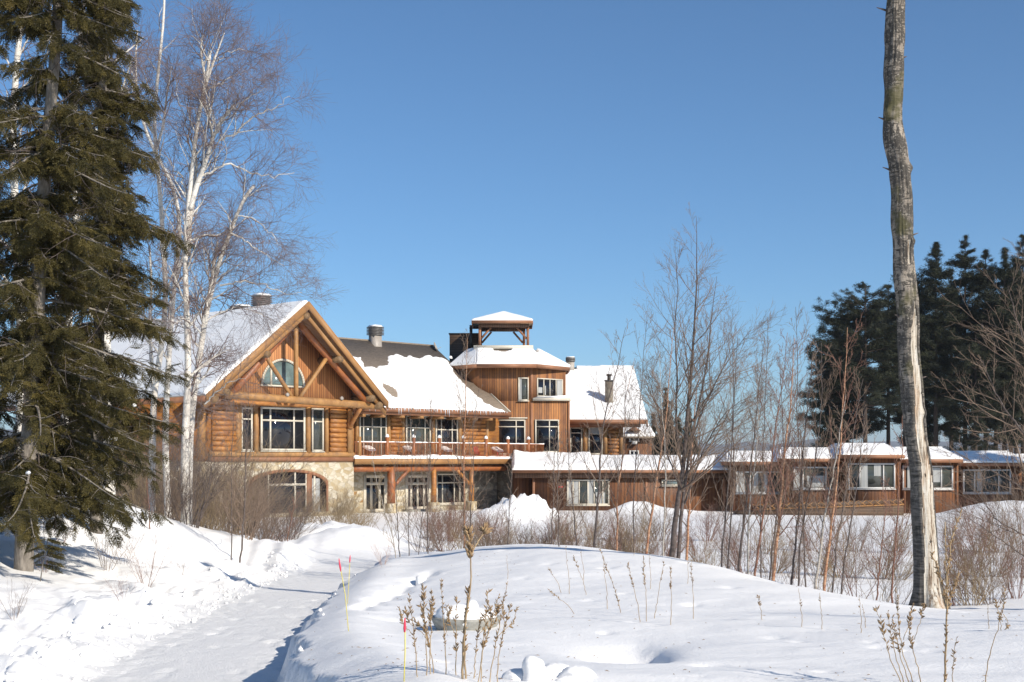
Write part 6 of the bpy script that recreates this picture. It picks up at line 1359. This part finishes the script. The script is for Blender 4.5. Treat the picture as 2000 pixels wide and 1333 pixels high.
# bare trees on the viewer's right whose shadows streak the drift
for i, (x, y, h) in enumerate([(9.6, 3.2, 6.5), (12.5, 7.5, 8.0), (15.5, 12.0, 9.0)]):
    b = np.array([x, y, gz(x, y)]); q, r = resamp([b-[0,0,.2], b+[.2,.1,h*.5], b+[-.1,.3,h]], [.07,.01], 20)
    A1, r1 = grow(q[None], r[None], 22, .2, .97, lambda t, L: .34*h, 48, 7, .05, .12, .5, .006, .3, 1, .6); A2, r2 = grow(A1, r1, 5, .2, 1, lambda t, L: .4*L, 38, 5, .05, .12, .6, .004)
    tree_thing('bare_tree', ['bare tree right of the viewer, nearest of the three shading the drift','bare tree right of the viewer, middle one of the three shading the drift','bare tree right of the viewer, farthest of the three shading the drift'][i], 'tree', b, [(q, r)], [(A1, r1, 4), (A2, r2, 3)], 'dark_bark', 'twig_brown')
# dry seeds, bark bits and twig ends blown over the snow
rg = np.random.default_rng(31); g = Geo(); n = 420; Yr_ = 10.3+16*rg.random(n)**1.3; pxs = np.where(rg.random(n) < .55, 760+1240*rg.random(n), 760+260*rg.normal(size=n)*.5+100); Xr_ = (pxs-CX)/F*Yr_; Zr_ = ground_h(Xr_, Yr_)
for x, y, z in zip(Xr_, Yr_, Zr_):
    a = rg.random()*PI; l = .008+.02*rg.random()**2; w = .004; d = np.array([math.cos(a), math.sin(a), .1])*l; e = np.array([-math.sin(a), math.cos(a), 0])*w; p = np.array([x, y, z+.004])
    g.add([p-d, p+e, p+d, p-e, p+[0, 0, .006]], [(0,1,4),(1,2,4),(2,3,4),(3,0,4)])
tag(obj('plant_litter', g, 'dry_pod'), kind='stuff')
# crumbs of ploughed snow along both edges of the path
rg = np.random.default_rng(41); g = Geo(); n = 900; Yc = 12+26*rg.random(n)**1.2; sd = np.where(rg.random(n) < .97, -1, 1); off = np.where(sd < 0, 1.0+.55*np.abs(rg.normal(size=n)), 1.15+.15*np.abs(rg.normal(size=n)))
Xc = np.interp(Yc, PATH[:, 1], PATH[:, 0])+sd*off*1.06; Zc = ground_h(Xc, Yc)
for x, y, z in zip(Xc, Yc, Zc):
    r = .012+.05*rg.random()**3; v = unit(rg.normal(size=(6, 3)))*r*(.6+.7*rg.random((6, 1))); a = rg.random()*PI
    v[0] = [r, 0, 0]; v[1] = [-r, .2*r, 0]; v[2] = [0, r, .1*r]; v[3] = [0, -r*.8, 0]; v[4] = [.2*r, 0, r*.8]; v[5] = [0, 0, -r]
    v *= (.7+.6*rg.random((6, 1))); c, s_ = math.cos(a), math.sin(a); v = np.stack([v[:, 0]*c-v[:, 1]*s_, v[:, 0]*s_+v[:, 1]*c, v[:, 2]], -1)
    g.add(v+[x, y, z+r*.3], [(0,2,4),(2,1,4),(1,3,4),(3,0,4),(2,0,5),(1,2,5),(3,1,5),(0,3,5)])
tag(obj('snow_crumbs', g, 'snow'), kind='stuff')
# ================================================================== air
m = bpy.data.materials.new('haze'); m.use_nodes = True; nt = m.node_tree; nt.nodes.remove(nt.nodes['Principled BSDF'])
pv = nt.nodes.new('ShaderNodeVolumePrincipled'); pv.inputs['Color'].default_value = (.86, .91, 1.0, 1); pv.inputs['Density'].default_value = .00012; pv.inputs['Anisotropy'].default_value = .2
nt.links.new(pv.outputs[0], nt.nodes['Material Output'].inputs['Volume']); M['haze'] = m
HAZE = True
if HAZE:
    o = obj('haze', Geo().box(-9200, 9200, -60, 9300, -60, 165), 'haze'); tag(o, kind='stuff')
